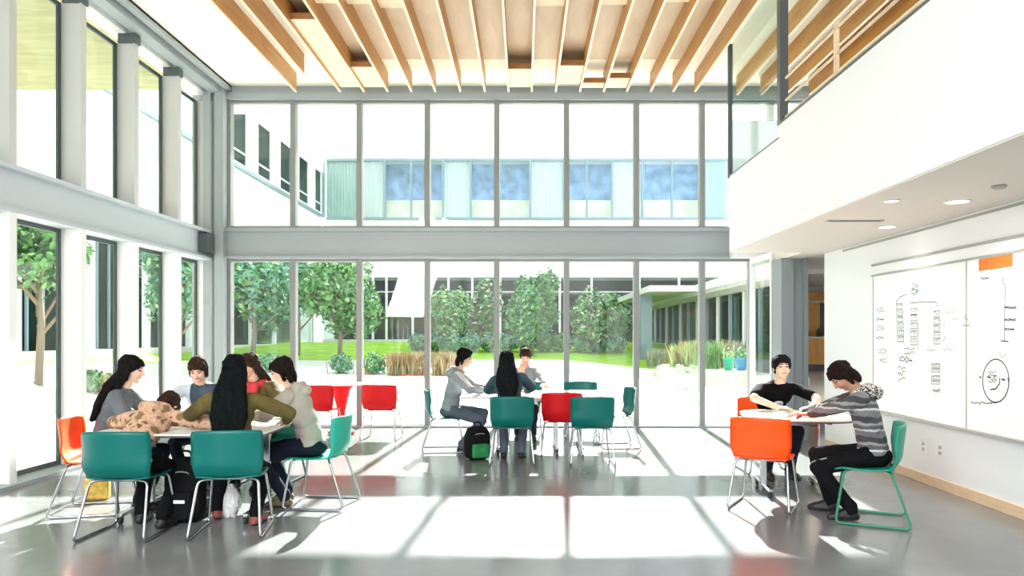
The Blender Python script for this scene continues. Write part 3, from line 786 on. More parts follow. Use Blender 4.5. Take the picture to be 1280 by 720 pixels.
# raised bed on the right with pots and a stone planter
mb = MB(); mb.prism([(3.9, 19.6), (6.2, 19.3), (6.25, 24.5), (4.6, 24.5), (3.95, 22)], 0, .56, .1); struct('raised_bed', mb, mat('sandy_gravel', (.62, .54, .42), .9, var=.12, vscale=8, bump=.5))
for i, (px, Y, w, h, mm, lab) in enumerate(((822, 26.5, .7, .7, [M['leaf4'], M['leaf5']], 'pale flowering plant by the entrance pillar'), (850, 21.5, .5, .75, [M['leaf2'], M['grassgold']], 'tall golden grass at the left of the raised bed'), (866, 21.0, .5, .85, [M['leaf2'], M['grassgold']], 'tall green gold grass left of the right mullion'),
                          (888, 20.8, .45, .8, [M['leaf2'], M['leaf1']], 'green grass clump right of the mullion in the raised bed'), (905, 21.6, .5, .85, [M['leaf4'], M['grassbrown']], 'pale brown grass clump behind the green pot'), (925, 21.8, .5, .8, [M['leaf5'], M['leaf2']], 'pinkish plant behind the blue pot'))):
    x = FX(px, Y); grass(px, Y, w, h, lab, mm, 80+i, 330, dz=(.57-GZ(x, Y)) if i else 0, group='tall plants on the right of the courtyard', dy=.2, wd=.02)
def pot(px, Y, r, h, col, lab, leaf, seed):
    x = FX(px, Y); t = empty('plant_pot', (x, Y, .56), 0, lab, 'plant pot')
    MB().lathe([(r*.7, 0), (r, h*.9), (r*1.06, h*.9), (r*1.06, h), (r*.9, h), (r*.85, h*.85)]).build('pot', mat('glazed_pot_%s' % lab.split()[0], col, .3), t)
    link_mesh('foliage', leaf_mesh('foliage', [(0, 0, h+r*.5, r*1.1)], 160, .05, leaf, seed), t)
pot(911, 19.7, .15, .34, (.03, .42, .28), 'green glazed pot on the raised bed', Bm, 91)
pot(926, 19.7, .18, .34, (.04, .25, .52), 'blue glazed pot on the raised bed', A, 92)
x = FX(859, 18.6); t = empty('stone_planter', (x, 18.6, GZ(x, 18.6)-.02), 0, 'grey stone planter with small white flowers beside the lawn edge', 'planter')
b = MB(); b.box(-.34, .34, -.25, .25, 0, .42, .02); b.build('trough', mat('grey_stone', (.42, .43, .42), .8, var=.3, vscale=9, bump=.4), t)
link_mesh('foliage', leaf_mesh('foliage', [(-.17, 0, .46, .2), (.17, 0, .46, .2)], 300, .045, [M['leaf4'], M['bwhite2'], M['leaf1']], 93), t)
# ================================================================ FURNITURE
def shell_strip(profile, width_fn, curve_fn, th, nx=14):
    """profile: list of (y,z); width by index; curve_fn(u,i) forward push; a thin solid shell"""
    b = bmesh.new(); g = []
    for i, (y, z) in enumerate(profile):
        w = width_fn(i)
        row = []
        for k in range(nx+1):
            u = -1+2*k/nx
            dy, dz = curve_fn(u, i)
            row.append(b.verts.new((u*w, y+dy, z+dz)))
        g.append(row)
    for i in range(len(g)-1):
        for k in range(nx):
            f = b.faces.new((g[i][k], g[i][k+1], g[i+1][k+1], g[i+1][k])); f.smooth = True
    bmesh.ops.recalc_face_normals(b, faces=b.faces)
    bmesh.ops.solidify(b, geom=b.faces[:], thickness=th)
    return b
def bm_obj(name, b, m, parent=None):
    me = bpy.data.meshes.new(name); bmesh.ops.recalc_face_normals(b, faces=b.faces); b.to_mesh(me); b.free(); me.materials.append(m); return link_mesh(name, me, parent)
def make_chair(label, shell, tube, group, loc, rz):
    c = empty('shell_chair', loc, rz, label, 'chair', group)
    N = 10
    seat = []
    for i in range(N+1):
        t = i/N; y = .24-.43*t; z = .452-.018*math.sin(t*PI)-.03*max(0, 1-t*5)**2-.004*t
        seat.append((y, z))
    def sw(i):
        t = i/N; return .225*(1-.16*max(0, 1-t*4)**2)
    b = shell_strip(seat, sw, lambda u, i: (0, .012*abs(u)**3+(.0)), .012)
    bm_obj('seat', b, shell, c)
    back = []
    NB = 14
    for i in range(NB+1):
        t = i/NB
        y = -.19-.055*math.sin(min(1, t*3)*PI/2)-.045*t; z = .440+.365*t-.0*t
        back.append((y, z))
    def bw(i):
        t = i/NB; w = .232+.026*min(1, t*3)
        if t > .9: w -= .012*((t-.9)/.1)**2
        return w
    def bc(u, i):
        t = i/NB; return (.075*abs(u)**2.4*min(1, .35+t*1.2), -.010*abs(u)**4*(1 if t > .9 else 0))
    b = shell_strip(back, bw, bc, .012)
    bm_obj('backrest', b, shell, c)
    for s in (-1, 1):
        MB().tube([(s*.13, .10, .428), (s*.20, .17, .425), (s*.245, .235, .0115), (s*.255, -.31, .0115), (s*.215, -.17, .425), (s*.12, -.13, .425)], .0105, n=8, fillet=.05).build('leg', tube, c)
    for q in ([(-.14, .10, .428), (.14, .10, .428)], [(-.13, -.13, .425), (.13, -.13, .425)]):
        MB().tube(q, .01).build('crossbar', tube, c)
    return c
def chair_copy(src, label, loc, rz, group):
    c = copy_tree(src); c.location = loc; c.rotation_euler = (0, 0, rz); c['label'] = label; c['group'] = group; return c
G1 = 'chairs around the dark edged table'; G2 = 'chairs around the long white table'; G3 = 'chairs around the small rounded table'; G4 = 'red chairs by the glass wall'
ch = make_chair('teal shell chair in the left foreground, under the student in a camouflage jacket', M['teal'], M['chrome'], G1, (-3.0, 5.50, 0), R(0))
chair_copy(ch, 'teal shell chair under the student with long black hair seen from behind', (-2.24, 5.56, 0), R(9), G1)
chair_copy(ch, 'teal shell chair under the boy in a navy and pale blue jacket', (-3.22, 7.42, 0), R(180), G1)
chair_copy(ch, 'teal shell chair under the girl in a red scarf', (-2.62, 7.45, 0), R(176), G1)
chair_copy(ch, 'teal shell chair seen from behind at the left half of the long white table', (-.14, 8.52, 0), R(0), G2)
chair_copy(ch, 'empty teal shell chair overlapping the red one at the long table', (.79, 8.52, 0), R(0), G2)
chair_copy(ch, 'empty teal shell chair turned sideways at the right end of the long table', (1.22, 9.75, 0), R(97), G2)
chair_copy(ch, 'empty teal shell chair on the far side of the long table, only its top showing', (.86, 10.75, 0), R(180), G2)
chair_copy(ch, 'teal shell chair under the student in a grey hooded top and jeans', (-1.03, 9.45, 0), R(-84), G2)
chair_copy(ch, 'teal shell chair under the student resting his face on his hand', (.02, 10.82, 0), R(180), G2)
ch2 = make_chair('mint green shell chair turned sideways under the student in beige', M['mint'], M['chrome'], G1, (-1.83, 6.42, 0), R(86))
ch3 = make_chair('orange shell chair at the left edge of the room behind the teal ones', M['orange'], M['chrome'], G1, (-3.66, 6.20, 0), R(-78))
chair_copy(ch3, 'orange shell chair seen from behind at the small rounded table', (2.13, 6.36, 0), R(-30), G3)
chair_copy(ch3, 'orange shell chair under the student in a black short sleeved shirt', (2.68, 7.98, 0), R(180), G3)
ch4 = make_chair('green shell chair with green legs under the student in a striped sweater', M['green'], M['green_tube'], G3, (2.80, 5.88, 0), R(66))
ch5 = make_chair('empty red shell chair half hidden behind the teal one at the long table', M['red'], M['chrome'], G2, (.47, 9.12, 0), R(0))
chair_copy(ch5, 'red shell chair by the glass wall, right of the red based table', (-2.07, 10.55, 0), R(-3), G4)
chair_copy(ch5, 'red shell chair by the glass wall, left of the red based table', (-2.93, 10.42, 0), R(-6), G4)

def caster(x, y, b):
    b.cyl((x-.012, y, .025), (x+.012, y, .025), .025, n=14); b.box(x-.018, x+.018, y-.012, y+.012, .03, .06)
def table(name, label, loc, rz, w, d, h, posts, top, edge, rad, leg_m, th=.028, group=None):
    t = empty(name, loc, rz, label, 'table', group)
    n = 10; pts = []
    for (sx, sy, a0) in ((1, 1, 0), (-1, 1, 90), (-1, -1, 180), (1, -1, 270)):
        for k in range(n+1):
            a = R(a0+90*k/n); pts.append((sx*(w/2-rad)+rad*math.cos(a), sy*(d/2-rad)+rad*math.sin(a)))
    MB().prism(pts, h-th*.45, h, .004).build('tabletop', top, t)
    p2 = [(x*.996, y*.996) for x, y in pts]
    MB().prism(p2, h-th, h-th*.45).build('edge_band', edge, t)
    for (x, fy) in posts:
        b = MB()
        b.box(x-.03, x+.03, -.02, .02, .07, h-th, .006)
        b.box(x-.025, x+.025, -fy, fy, .055, .085, .008); b.box(x-.02, x+.02, -fy*.8, fy*.8, h-th-.03, h-th)
        lg = b.build('leg', leg_m, t)
        
        for yy in (fy-.03, -fy+.03): c = MB(); caster(x, yy, c); c.build('caster', M['rubber'], lg)
    b = MB(); xs = [p[0] for p in posts]; b.box(min(xs), max(xs), -.015, .015, h-th-.075, h-th-.035); b.build('stretcher', leg_m, t)
    return t
table('meeting_table', 'square white topped table with a dark edge in the left foreground', (-2.72, 6.22, 0), 0, 1.36, 1.32, .74, ((-.5, .5), (.5, .5)), M['laminate'], M['edge'], .05, M['chrome'])
table('meeting_table', 'long white table in the middle of the hall', (.12, 9.55, 0), 0, 1.86, 1.15, .74, ((-.45, .44), (.62, .44), (.30, .44)), M['laminate'], M['curb'], .05, M['chrome'])
table('meeting_table', 'small white table with rounded corners and a dark edge on the right', (2.62, 6.95, 0), R(-8), .98, .94, .74, ((-.30, .36), (.24, .36)), M['laminate'], M['edge'], .30, M['chrome'])
# red pedestal table
t = empty('pedestal_table', (-2.79, 11.0, 0), 0, 'small white table on a red pedestal by the glass wall', 'table')
MB().prism([(.40*math.cos(a*PI/20), .32*math.sin(a*PI/20)) for a in range(40)], .755, .78, .004).build('tabletop', M['laminate'], t)
MB().lathe([(.20, .02), (.20, .045), (.07, .07), (.055, .12), (.06, .35), (.14, .68), (.20, .755)]).build('pedestal', M['red'], t)
for k in range(4):
    b = MB(); caster(.17*math.cos(k*PI/2+.6), .17*math.sin(k*PI/2+.6), b); b.build('caster', M['rubber'], t)

# ---------------- bags and small things
def backpack(name, loc, rz, label, w, d, h, m, m2, seed, white=False):
    t = empty(name, loc, rz, label, 'backpack'); rnd = random.Random(seed)
    b = bmesh.new(); bmesh.ops.create_cube(b, size=1); bmesh.ops.subdivide_edges(b, edges=b.edges[:], cuts=6, use_grid_fill=True)
    for v in b.verts:
        c = v.co.copy(); l = Vector((c.x*2, c.y*2, c.z*2)); 
        p = 5; nn = (abs(l.x)**p+abs(l.y)**p+abs(l.z)**p)**(1/p); l /= max(nn, 1e-6)
        top = max(0, l.z); l.x *= 1-.18*top*top; l.y *= 1-.25*top
        l += Vector((1, 1, 0))*.06*noise.noise(l*2+Vector((seed, 0, 0)))
        v.co = Vector((l.x*w/2, l.y*d/2, (l.z+1)*h/2))
    for f in b.faces: f.smooth = True
    bm_obj('body', b, m, t)
    b = MB(); b.box(-w*.36, w*.36, -d/2-.045, -d/2+.03, h*.08, h*.50, .02); b.build('front_pocket', m2, t)
    MB().tube([(-.05, .0, h*.97), (-.04, 0, h+.05), (.04, 0, h+.05), (.05, 0, h*.97)], .009, n=6, fillet=.03).build('handle', M['black'], t)
    for s in (-1, 1):
        MB().tube([(s*w*.25, d*.4, h*.9), (s*w*.28, d*.5+.05, h*.6), (s*w*.3, d*.5+.01, h*.12)], .014, n=6, fillet=.05).build('strap', M['black'], t)
    MB().tube([(-w*.4, -d*.3, h*.62), (-w*.2, -d*.42, h*.8), (w*.2, -d*.42, h*.8), (w*.4, -d*.3, h*.62)], .005, n=6, fillet=.05).build('zip', M['board_rail'], t)
    if white: MB().box(-.06, .06, -d/2-.049, -d/2-.044, h*.34, h*.39).build('label_patch', M['paper'], t)
    return t
backpack('backpack', (-2.74, 5.83, 0), 0, 'black backpack with a white label between the two teal foreground chairs', .30, .2, .52, M['black'], M['black'], 3, True)
M['green_cloth'] = mat('green_nylon', (.01, .22, .06), .5, var=.3, vscale=12, bump=.3)
backpack('backpack', (-.57, 8.78, 0), R(25), 'green and black backpack on the floor beside the blue grey jeans', .30, .22, .40, M['black'], M['green_cloth'], 5)
# yellow bag
t = empty('tote_bag', (-3.92, 6.62, 0), R(15), 'small yellow bag on the floor behind the left teal chair', 'bag')
b = MB(); b.box(-.10, .10, -.05, .05, 0, .2, .02); b.build('body', mat('yellow_canvas', (.62, .42, .08), .8, var=.3, vscale=20), t)
MB().tube([(-.06, 0, .19), (-.05, 0, .29), (.05, 0, .29), (.06, 0, .19)], .006, fillet=.04).build('handle', M['edge'], t)
# crumpled white plastic bag
def plastic(loc, s, label, seed):
    b = bmesh.new(); bmesh.ops.create_icosphere(b, subdivisions=4, radius=1)
    for v in b.verts:
        n_ = noise.noise(v.co*2.5+Vector((seed, 0, 0)))*.18+noise.noise(v.co*6)*.08
        c = v.co*(1+n_); z = c.z
        if z > .2: c.x *= 1-.5*(z-.2); c.y *= 1-.5*(z-.2)
        if z < -.8: c.z = -.8
        v.co = Vector((c.x*s[0], c.y*s[1], (c.z+.8)*s[2]))
    me = bpy.data.meshes.new('plastic_bag'); b.to_mesh(me); b.free(); me.materials.append(M['film']); o = link_mesh('plastic_bag', me); o.location = loc
    tag(o, label, 'plastic bag')
M['film'] = mat('white_plastic_film', (.80, .80, .78), .25)
plastic((-2.44, 5.98, 0.0), (.085, .08, .15), 'crumpled white plastic bag on the floor behind the right teal foreground chair', 4)
# papers, pencils, phone on tables
def paper(x, y, rz, label, z=.7405, w=.21, d=.297):
    b = MB(); b.box(-w/2, w/2, -d/2, d/2, 0, .0025); o = b.build('paper_sheet', M['paper']); o.location = (x, y, z); o.rotation_euler = (0, 0, rz)
    tag(o, label, 'paper'); return o
paper(-2.95, 6.55, R(15), 'sheet of paper in front of the boy in a navy and white jacket')
paper(-2.40, 6.38, R(-70), 'sheet of paper in front of the student in a beige hooded top')
paper(-.42, 9.38, R(80), 'sheet of paper in front of the student in a grey hooded top')
paper(2.50, 6.86, R(30), 'sheet of paper under the hands of the student in a striped sweater')
cup = MB().lathe([(.028, 0), (.036, .10), (.038, .10), (.034, .005)]).build('paper_cup', mat('blue_cup', (.12, .50, .62), .4)); cup.location = (-2.58, 6.70, .7405); tag(cup, 'light blue cup on the dark edged table near the student in beige', 'cup')
# ================================================================ PEOPLE
DG = None
class Blob:
    def __init__(s): s.mb = MB()
    def e(s, c, r, M3=None, sub=3): s.mb.ball(c, r, sub, M3); return s
    def c(s, p, q, r1, r2=None):
        r2 = r1 if r2 is None else r2
        s.mb.cyl(p, q, r1, r2, 14); s.mb.ball(p, r1, 2); s.mb.ball(q, r2, 2); return s
    def chain(s, pts, rs):
        for i in range(len(pts)-1): s.c(pts[i], pts[i+1], rs[i], rs[i+1])
        return s
    def build(s, name, mats, parent, voxel=.008, smooth=2, disp=0., dscale=12., pick=None, floor=None, seed=0):
        o = s.mb.build('tmp', [], None)
        md = o.modifiers.new('r', 'REMESH'); md.mode = 'VOXEL'; md.voxel_size = voxel
        dg = bpy.context.evaluated_depsgraph_get(); dg.update()
        me = bpy.data.meshes.new_from_object(o.evaluated_get(dg))
        old = o.data; bpy.data.objects.remove(o); bpy.data.meshes.remove(old)
        b = bmesh.new(); b.from_mesh(me)
        for _ in range(smooth): bmesh.ops.smooth_vert(b, verts=b.verts, factor=.5, use_axis_x=True, use_axis_y=True, use_axis_z=True)
        b.normal_update()
        if disp:
            for v in b.verts:
                k = noise.noise(v.co*dscale+Vector((seed, seed, 0)))+.5*noise.noise(v.co*dscale*2.3)
                v.co += v.normal*k*disp
        if floor is not None:
            for v in b.verts: v.co.z = max(v.co.z, floor)
        for f in b.faces:
            f.smooth = True
            if pick: f.material_index = pick(f.calc_center_median())
        me.name = name; me.materials.clear(); b.to_mesh(me); b.free()
        for m in (mats if isinstance(mats, (list, tuple)) else [mats]): me.materials.append(m)
        return link_mesh(name, me, parent)
def ik(a, t, l1, l2, pole):
    a = Vector(a); t = Vector(t); d = t-a; L = min(d.length, (l1+l2)*.998); dn = d.normalized()
    x = (l1*l1-l2*l2+L*L)/(2*L); h = math.sqrt(max(0, l1*l1-x*x))
    p = Vector(pole); p = (p-dn*p.dot(dn)).normalized()
    return a+dn*x+p*h, a+dn*L
def skin(c): return mat('skin', c, .5, sss=.08, var=.04, vscale=10)
def hairm(c): 
    m = mat('hair', tuple(v*.7 for v in c), .75, var=.4, vscale=30, bump=.35, bscale=90, spec=.06); return m
M['lip'] = mat('lips', (.48, .16, .14), .45); M['eye'] = mat('eyes_and_brows', (.02, .014, .012), .3)
M['navy'] = mat('navy_denim', (.012, .018, .032), .9, bump=.4, bscale=150, spec=.15)
M['jeans'] = mat('grey_blue_jeans', (.075, .10, .135), .85, var=.2, vscale=7, bump=.4, bscale=150)
M['blacktr'] = mat('black_trousers', (.006, .006, .007), .9, bump=.3, bscale=100, spec=.12)
M['shoe_black'] = mat('black_shoe', (.012, .011, .011), .5)
def hand(B, W, f, n, side, curl=16, spread=1.):
    f = f.normalized(); n = (n-f*n.dot(f)).normalized(); s = n.cross(f)   # s: lateral
    M3 = Matrix((s, f, n)).transposed()
    B.e(W+f*.045, (.039, .052, .015), M3)
    B.c(W+f*.02+s*.02, W+f*.082+s*.028, .013); B.c(W+f*.02-s*.02, W+f*.082-s*.028, .013)
    ths = side
    for k, (off, L) in enumerate(((-.030, .070), (-.010, .080), (.011, .076), (.031, .060))):
        if ths < 0: off = -off
        p = W+f*.084+s*off; d = (f+s*off*2.2*spread).normalized(); r = .0092
        ang = 0
        ax = d.cross(n).normalized()
        for q, fr in enumerate((.45, .30, .25)):
            ang = R(curl*(1+.35*k*.5)); d = Matrix.Rotation(ang, 3, ax) @ d if False else (d*math.cos(ang)+n*math.sin(ang)).normalized() if q == 0 else (d*math.cos(ang)+(n-d*n.dot(d)).normalized()*math.sin(ang)).normalized()
            e = p+d*L*fr; B.c(p, e, r, r*.93); p = e; r *= .93
    tp = W+f*.030-s*.034*ths; td = (f*.75-s*.62*ths+n*.25).normalized()
    e = tp+td*.040; B.c(tp, e, .0125, .0105); td2 = (td+f*.5+n*.15).normalized(); B.c(e, e+td2*.030, .0102, .0088)
def person(loc, rz, label, skin_c, hair_c, top, bottom, shoe, head=(0, 0, 0), lean=15, twist=0, hands=None, feet=None, hair='short', sleeve='long', hood=False, hip=.535,
           scale=1., handn=None, bend=.0, collar=None, poles=None, fringe=True, hairlen=.35, side_lean=0, shoulder=.165, fdir=None, curl=16, extra=None, topname='jacket'):
    root = empty('person', loc, rz, label, 'person'); root.scale = (scale,)*3
    inv = (Matrix.Translation(Vector(loc)) @ Matrix.Rotation(rz, 4, 'Z') @ Matrix.Scale(scale, 4)).inverted()
    W2L = lambda p: inv @ Vector(p)
    a = R(lean); sl = R(side_lean)
    P = Vector((0, 0, hip))
    S1 = P+Vector((math.sin(sl)*.2, math.sin(a*.7), math.cos(a*.7)))*.24
    S2 = S1+Vector((math.sin(sl), math.sin(a*1.25), math.cos(a*1.25))).normalized()*.27
    up = (S2-S1).normalized(); tw = Matrix.Rotation(R(twist), 3, 'Z')
    X = tw @ Vector((1, 0, 0)); X = (X-up*X.dot(up)).normalized(); F = up.cross(X)
    CM = Matrix((X, F, up)).transposed()
    sh = {1: S2-up*.045+X*shoulder, -1: S2-up*.045-X*shoulder}
    yaw, pitch, roll = head
    HM = Matrix.Rotation(R(yaw), 3, 'Z') @ Matrix.Rotation(R(-pitch), 3, 'X') @ Matrix.Rotation(R(roll), 3, 'Y')
    nd = (up*.7+Vector((0, 0, .6))+HM @ Vector((0, .25, .4))).normalized()
    HC = S2+nd*.085+HM @ Vector((0, .018, .108))
    H = lambda *p: HC+HM @ Vector(p)
    # ---- body: head, neck, torso core, arms and hands as one surface
    B = Blob()
    B.e(H(0, -.012, .030), (.073, .092, .086), HM); B.e(H(0, .022, -.018), (.060, .064, .085), HM); B.e(H(0, .028, -.064), (.045, .05, .043), HM)
    B.e(H(0, .062, -.092), (.020, .017, .016), HM)
    B.c(H(0, .084, .012), H(0, .101, -.026), .008, .0125); B.e(H(.010, .092, -.030), (.009, .009, .007), HM); B.e(H(-.010, .092, -.030), (.009, .009, .007), HM)
    for s in (-1, 1):
        B.e(H(s*.033, .058, -.028), (.026, .026, .030), HM); B.e(H(s*.074, -.006, -.006), (.010, .019, .031), HM); B.e(H(s*.030, .074, .008), (.014, .012, .009), HM)
    B.c(H(-.034, .076, .030), H(.034, .076, .030), .012); B.e(H(0, .082, -.054), (.023, .010, .0105), HM)
    B.c(S2-up*.02, H(0, -.015, -.06), .055, .052)
    B.chain([P, S1, S2-up*.08], [.08, .075, .07]); B.c(sh[1]-X*.05, sh[-1]+X*.05, .040)
    T = Blob(); TM = {}
    ell = {}; wr = {}
    hd = hands or {}
    for s in (1, -1):
        if s in hd: t = W2L(hd[s])
        else: t = Vector((s*.14, .40, .80))
        pole = (poles or {}).get(s, (s*1.0, -.2, -.35))
        E, Wp = ik(sh[s], t, .285, .245, pole)
        ell[s], wr[s] = E, Wp
        B.c(sh[s], E, .044, .038); B.c(E, Wp, .037, .026)
        fd = (Wp-E).normalized()
        if fdir and s in fdir: fd = (inv.to_3x3() @ Vector(fdir[s])).normalized()
        else: fd = Vector((fd.x, fd.y, fd.z*.35)).normalized()
        nn = Vector((0, 0, -1))
        if handn and s in handn: nn = inv.to_3x3() @ Vector(handn[s])
        hand(B, Wp, fd, nn, s, curl)
    HMi = HM.inverted()
    def pick(c):
        q = HMi @ (c-HC)
        if q.y > .055 and q.z > -.12:
            if abs(abs(q.x)-.031) < .014 and abs(q.z-.008) < .0055: return 1
            if abs(abs(q.x)-.032) < .019 and abs(q.z-.032) < .0045: return 1
            if abs(q.x) < .022 and abs(q.z+.054) < .008 and q.y > .08: return 2
        return 0
    body = B.build('body', [skin(skin_c), M['eye'], M['lip']], root, .0056, 2, pick=pick)
    # ---- top
    T.e(P+Vector((0, 0, .01)), (.165, .125, .10)); T.e(S1, (.150, .112, .14), CM); T.e(S2-up*.14, (.170, .115, .16), CM)
    T.e(S2-up*.07+F*-.02, (.150, .09, .09), CM)
    T.c(sh[1]-X*.02, sh[-1]+X*.02, .062); T.c(S2-up*.06, S2+nd*.004, .088, .064)
    T.chain([P+Vector((0, -.01, 0)), S1, S2-up*.12], [.12, .11, .11])
    for s in (1, -1):
        E, Wp = ell[s], wr[s]
        if sleeve == 'long':
            T.c(sh[s], E, .066, .056); T.c(E, E+(Wp-E)*.90, .055, .040)
            T.c(E+(Wp-E)*.84, E+(Wp-E)*.92, .042, .040)
        else:
            T.c(sh[s], sh[s]+(E-sh[s])*.74, .060, .055)
    if hood:
        T.c(S2-F*.07+X*.07, S2-F*.085-X*.07, .052); T.c(S2-F*.11+X*.03-up*.05, S2-F*.11-X*.03-up*.05, .05)
        T.c(S2+F*.055+X*.055, S2-F*.06+X*.07, .034); T.c(S2+F*.055-X*.055, S2-F*.06-X*.07, .034)
    if isinstance(top, tuple): tm, tp = top[0], top[1]
    else: tm, tp = [top], None
    T.build(topname, tm, root, .009, 2, disp=.007, dscale=11, seed=hash(label) % 50 if False else len(label), pick=(lambda c: tp(c, dict(S1=S1, S2=S2, F=F, X=X, up=up, P=P, sh=sh, el=ell, wr=wr))) if tp else None)
    # ---- trousers and shoes
    Q = Blob(); Q.e(P+Vector((0, -.01, -.02)), (.168, .138, .095))
    ft = feet or {}
    for s in (1, -1):
        hj = P+Vector((s*.085, .02, -.01))
        ank = W2L(ft[s]) if s in ft else Vector((s*.11, .30, .085))
        K, A_ = ik(hj, ank, .425, .42, (s*.12, 1, .6))
        Q.c(hj, K, .088, .062); Q.c(K, A_+Vector((0, 0, .02)), .062, .052); Q.c(A_+Vector((0, 0, .0)), A_+Vector((0, 0, .03)), .054, .052)
        d = Vector((K.x-hj.x, K.y-hj.y, 0)).normalized()
        S = Blob(); h0 = A_.z-.085
        S.c(A_+Vector((0, 0, -.005)), A_-d*.02+Vector((0, 0, -.045)), .042, .042); S.c(A_-d*.035+Vector((0, 0, -.05)), A_+d*.12+Vector((0, 0, -.055)), .036, .041); S.c(A_+d*.10+Vector((0, 0, -.06)), A_+d*.155+Vector((0, 0, -.063)), .042, .032)
        S.c(A_, A_+d*.08-Vector((0, 0, .04)), .036, .035)
        S.build('shoe', [shoe, M['rubber']], root, .007, 2, floor=h0+.004, pick=lambda c, z=h0: 1 if c.z < z+.018 else 0)
    Q.build('trousers', bottom, root, .010, 2, disp=.006, dscale=9, seed=3)
    # ---- hair
    G = Blob()
    G.e(H(0, -.022, .040), (.084, .098, .092), HM); G.e(H(0, -.062, -.015), (.068, .044, .068), HM)
    for s in (1, -1): G.e(H(s*.068, -.028, .010), (.020, .052, .052), HM); G.e(H(s*.046, .026, .070), (.032, .040, .034), HM); G.e(H(s*.072, .020, .028), (.014, .026, .034), HM)
    if fringe:
        for x in (-.042, -.015, .014, .041): G.c(H(x*.8, .05, .092), H(x, .086, .050), .018, .010)
    else: G.e(H(0, .048, .090), (.052, .034, .026), HM)
    rnd = random.Random(len(label))
    for k in range(26):
        u = rnd.uniform(-1, 1); v = rnd.uniform(-.4, 1); a_ = rnd.uniform(-2.9, 2.9)
        def shp(el_, f_): return H(math.sin(a_)*math.cos(el_)*.084*f_, -.022-math.cos(a_)*math.cos(el_)*.098*f_, .040+math.sin(el_)*.092*f_)
        e0 = .2+.9*abs(v); G.c(shp(e0, .93), shp(e0-.45, .96), .016, .010)
    if hair in ('bob', 'long'):
        for s in (1, -1): G.c(H(s*.076, -.018, .02), H(s*.072, -.010, -.085), .022, .016); G.c(H(s*.05, -.07, 0), H(s*.055, -.06, -.11), .035, .024)
        G.e(H(0, -.075, -.055), (.072, .036, .075), HM)
    if hair == 'long':
        p0 = H(0, -.075, -.04); back = S2-F*.125; L = hairlen
        low = back-up*L
        for x in (-1, -.6, -.2, .2, .6, 1):
            G.chain([p0+HM @ Vector((x*.055, .02*abs(x), 0)), back+X*x*.085+F*.03*abs(x), (back+low)/2+X*x*.100+F*.015*abs(x), low+X*x*.075], [.040, .042, .042, .020])
        for s in (1, -1): G.chain([H(s*.078, -.01, -.02), sh[s]*.45+S2*.55+up*.055-F*.03, back*.5+sh[s]*.5-up*.09], [.024, .030, .022])
    G.build('hair', hairm(hair_c), root, .0065, 3, disp=.003, dscale=22, seed=5)
    if extra: extra(root, dict(S1=S1, S2=S2, F=F, X=X, up=up, P=P, sh=sh, el=ell, wr=wr, H=H, HM=HM, CM=CM))
    return root
SK = (.70, .44, .33); SK2 = (.62, .37, .26); SK3 = (.42, .22, .14)
BLK = (.012, .010, .010); BRN = (.045, .025, .017)
camo = patch_mat('camouflage_cloth', [(.09, .055, .03), (.46, .28, .17), (.60, .38, .26), (.50, .30, .20), (.20, .13, .06)], 13)
olive = mat('olive_cloth', (.12, .095, .032), .9, spec=.15, var=.35, vscale=5, bump=.4)
beige = mat('beige_fleece', (.43, .39, .34), .95, var=.08, vscale=7, bump=.5, bscale=90)
greyc = mat('charcoal_cloth', (.13, .145, .16), .9, var=.1, bump=.3, spec=.15)
greyh = mat('grey_jersey', (.26, .28, .30), .9, var=.12, bump=.3)
navyj = mat('navy_nylon', (.03, .05, .085), .6, var=.15, bump=.2)
whitej = mat('pale_blue_nylon', (.62, .70, .78), .6)
redc = mat('red_scarf_cloth', (.55, .04, .05), .9, bump=.4)
tealblue = mat('slate_blue_cloth', (.045, .085, .11), .9, var=.15, bump=.3, spec=.15)
stripe = stripe_mat('striped_knit', [(0, (.05, .05, .055)), (.28, (.17, .17, .18)), (.58, (.50, .50, .50)), (.68, (.09, .09, .095)), (.86, (.26, .26, .265))], .165, .05)
check = patch_mat('black_and_cream_check', [(.02, .02, .02), (.70, .66, .58), (.03, .03, .03), (.6, .56, .5)], 30)
# 1 left side student with long black hair
person((-3.62, 6.22, 0), R(-76), 'student with long black hair and charcoal top on the left orange chair', SK, BLK, greyc, M['navy'], M['shoe_black'],
       head=(5, 12, 0), lean=16, hands={1: (-3.16, 6.12, .80), -1: (-3.12, 6.46, .80)}, hair='long', hairlen=.30, poles={1: (1, .1, -.3), -1: (-.6, .2, -1)})
# 2 camouflage jacket
person((-2.99, 5.48, 0), R(0), 'student in a tan camouflage jacket seen from behind, slumped over the table', SK, BRN, camo, M['blacktr'], M['shoe_black'],
       head=(0, 78, 0), lean=50, hands={1: (-2.68, 6.02, .80), -1: (-3.16, 6.02, .80)}, hood=True, hair='short', poles={1: (1, -.2, -.1), -1: (-1, -.2, -.1)}, feet={1: (-2.82, 5.62, .085), -1: (-3.07, 5.78, .085)})
# 3 olive jacket
person((-2.27, 5.58, 0), R(9), 'student with very long black hair and olive jacket, seen from behind, arms spread', SK, (.006, .009, .009), olive, M['blacktr'], mat('red_brown_shoe', (.25, .05, .035), .5),
       head=(0, 10, 0), lean=7, hands={1: (-1.98, 6.0, .79), -1: (-2.68, 5.97, .79)}, hair='long', hairlen=.36, poles={1: (1, -.3, -.15), -1: (-1, -.3, -.15)}, feet={1: (-2.13, 5.72, .085), -1: (-2.52, 5.92, .085)})
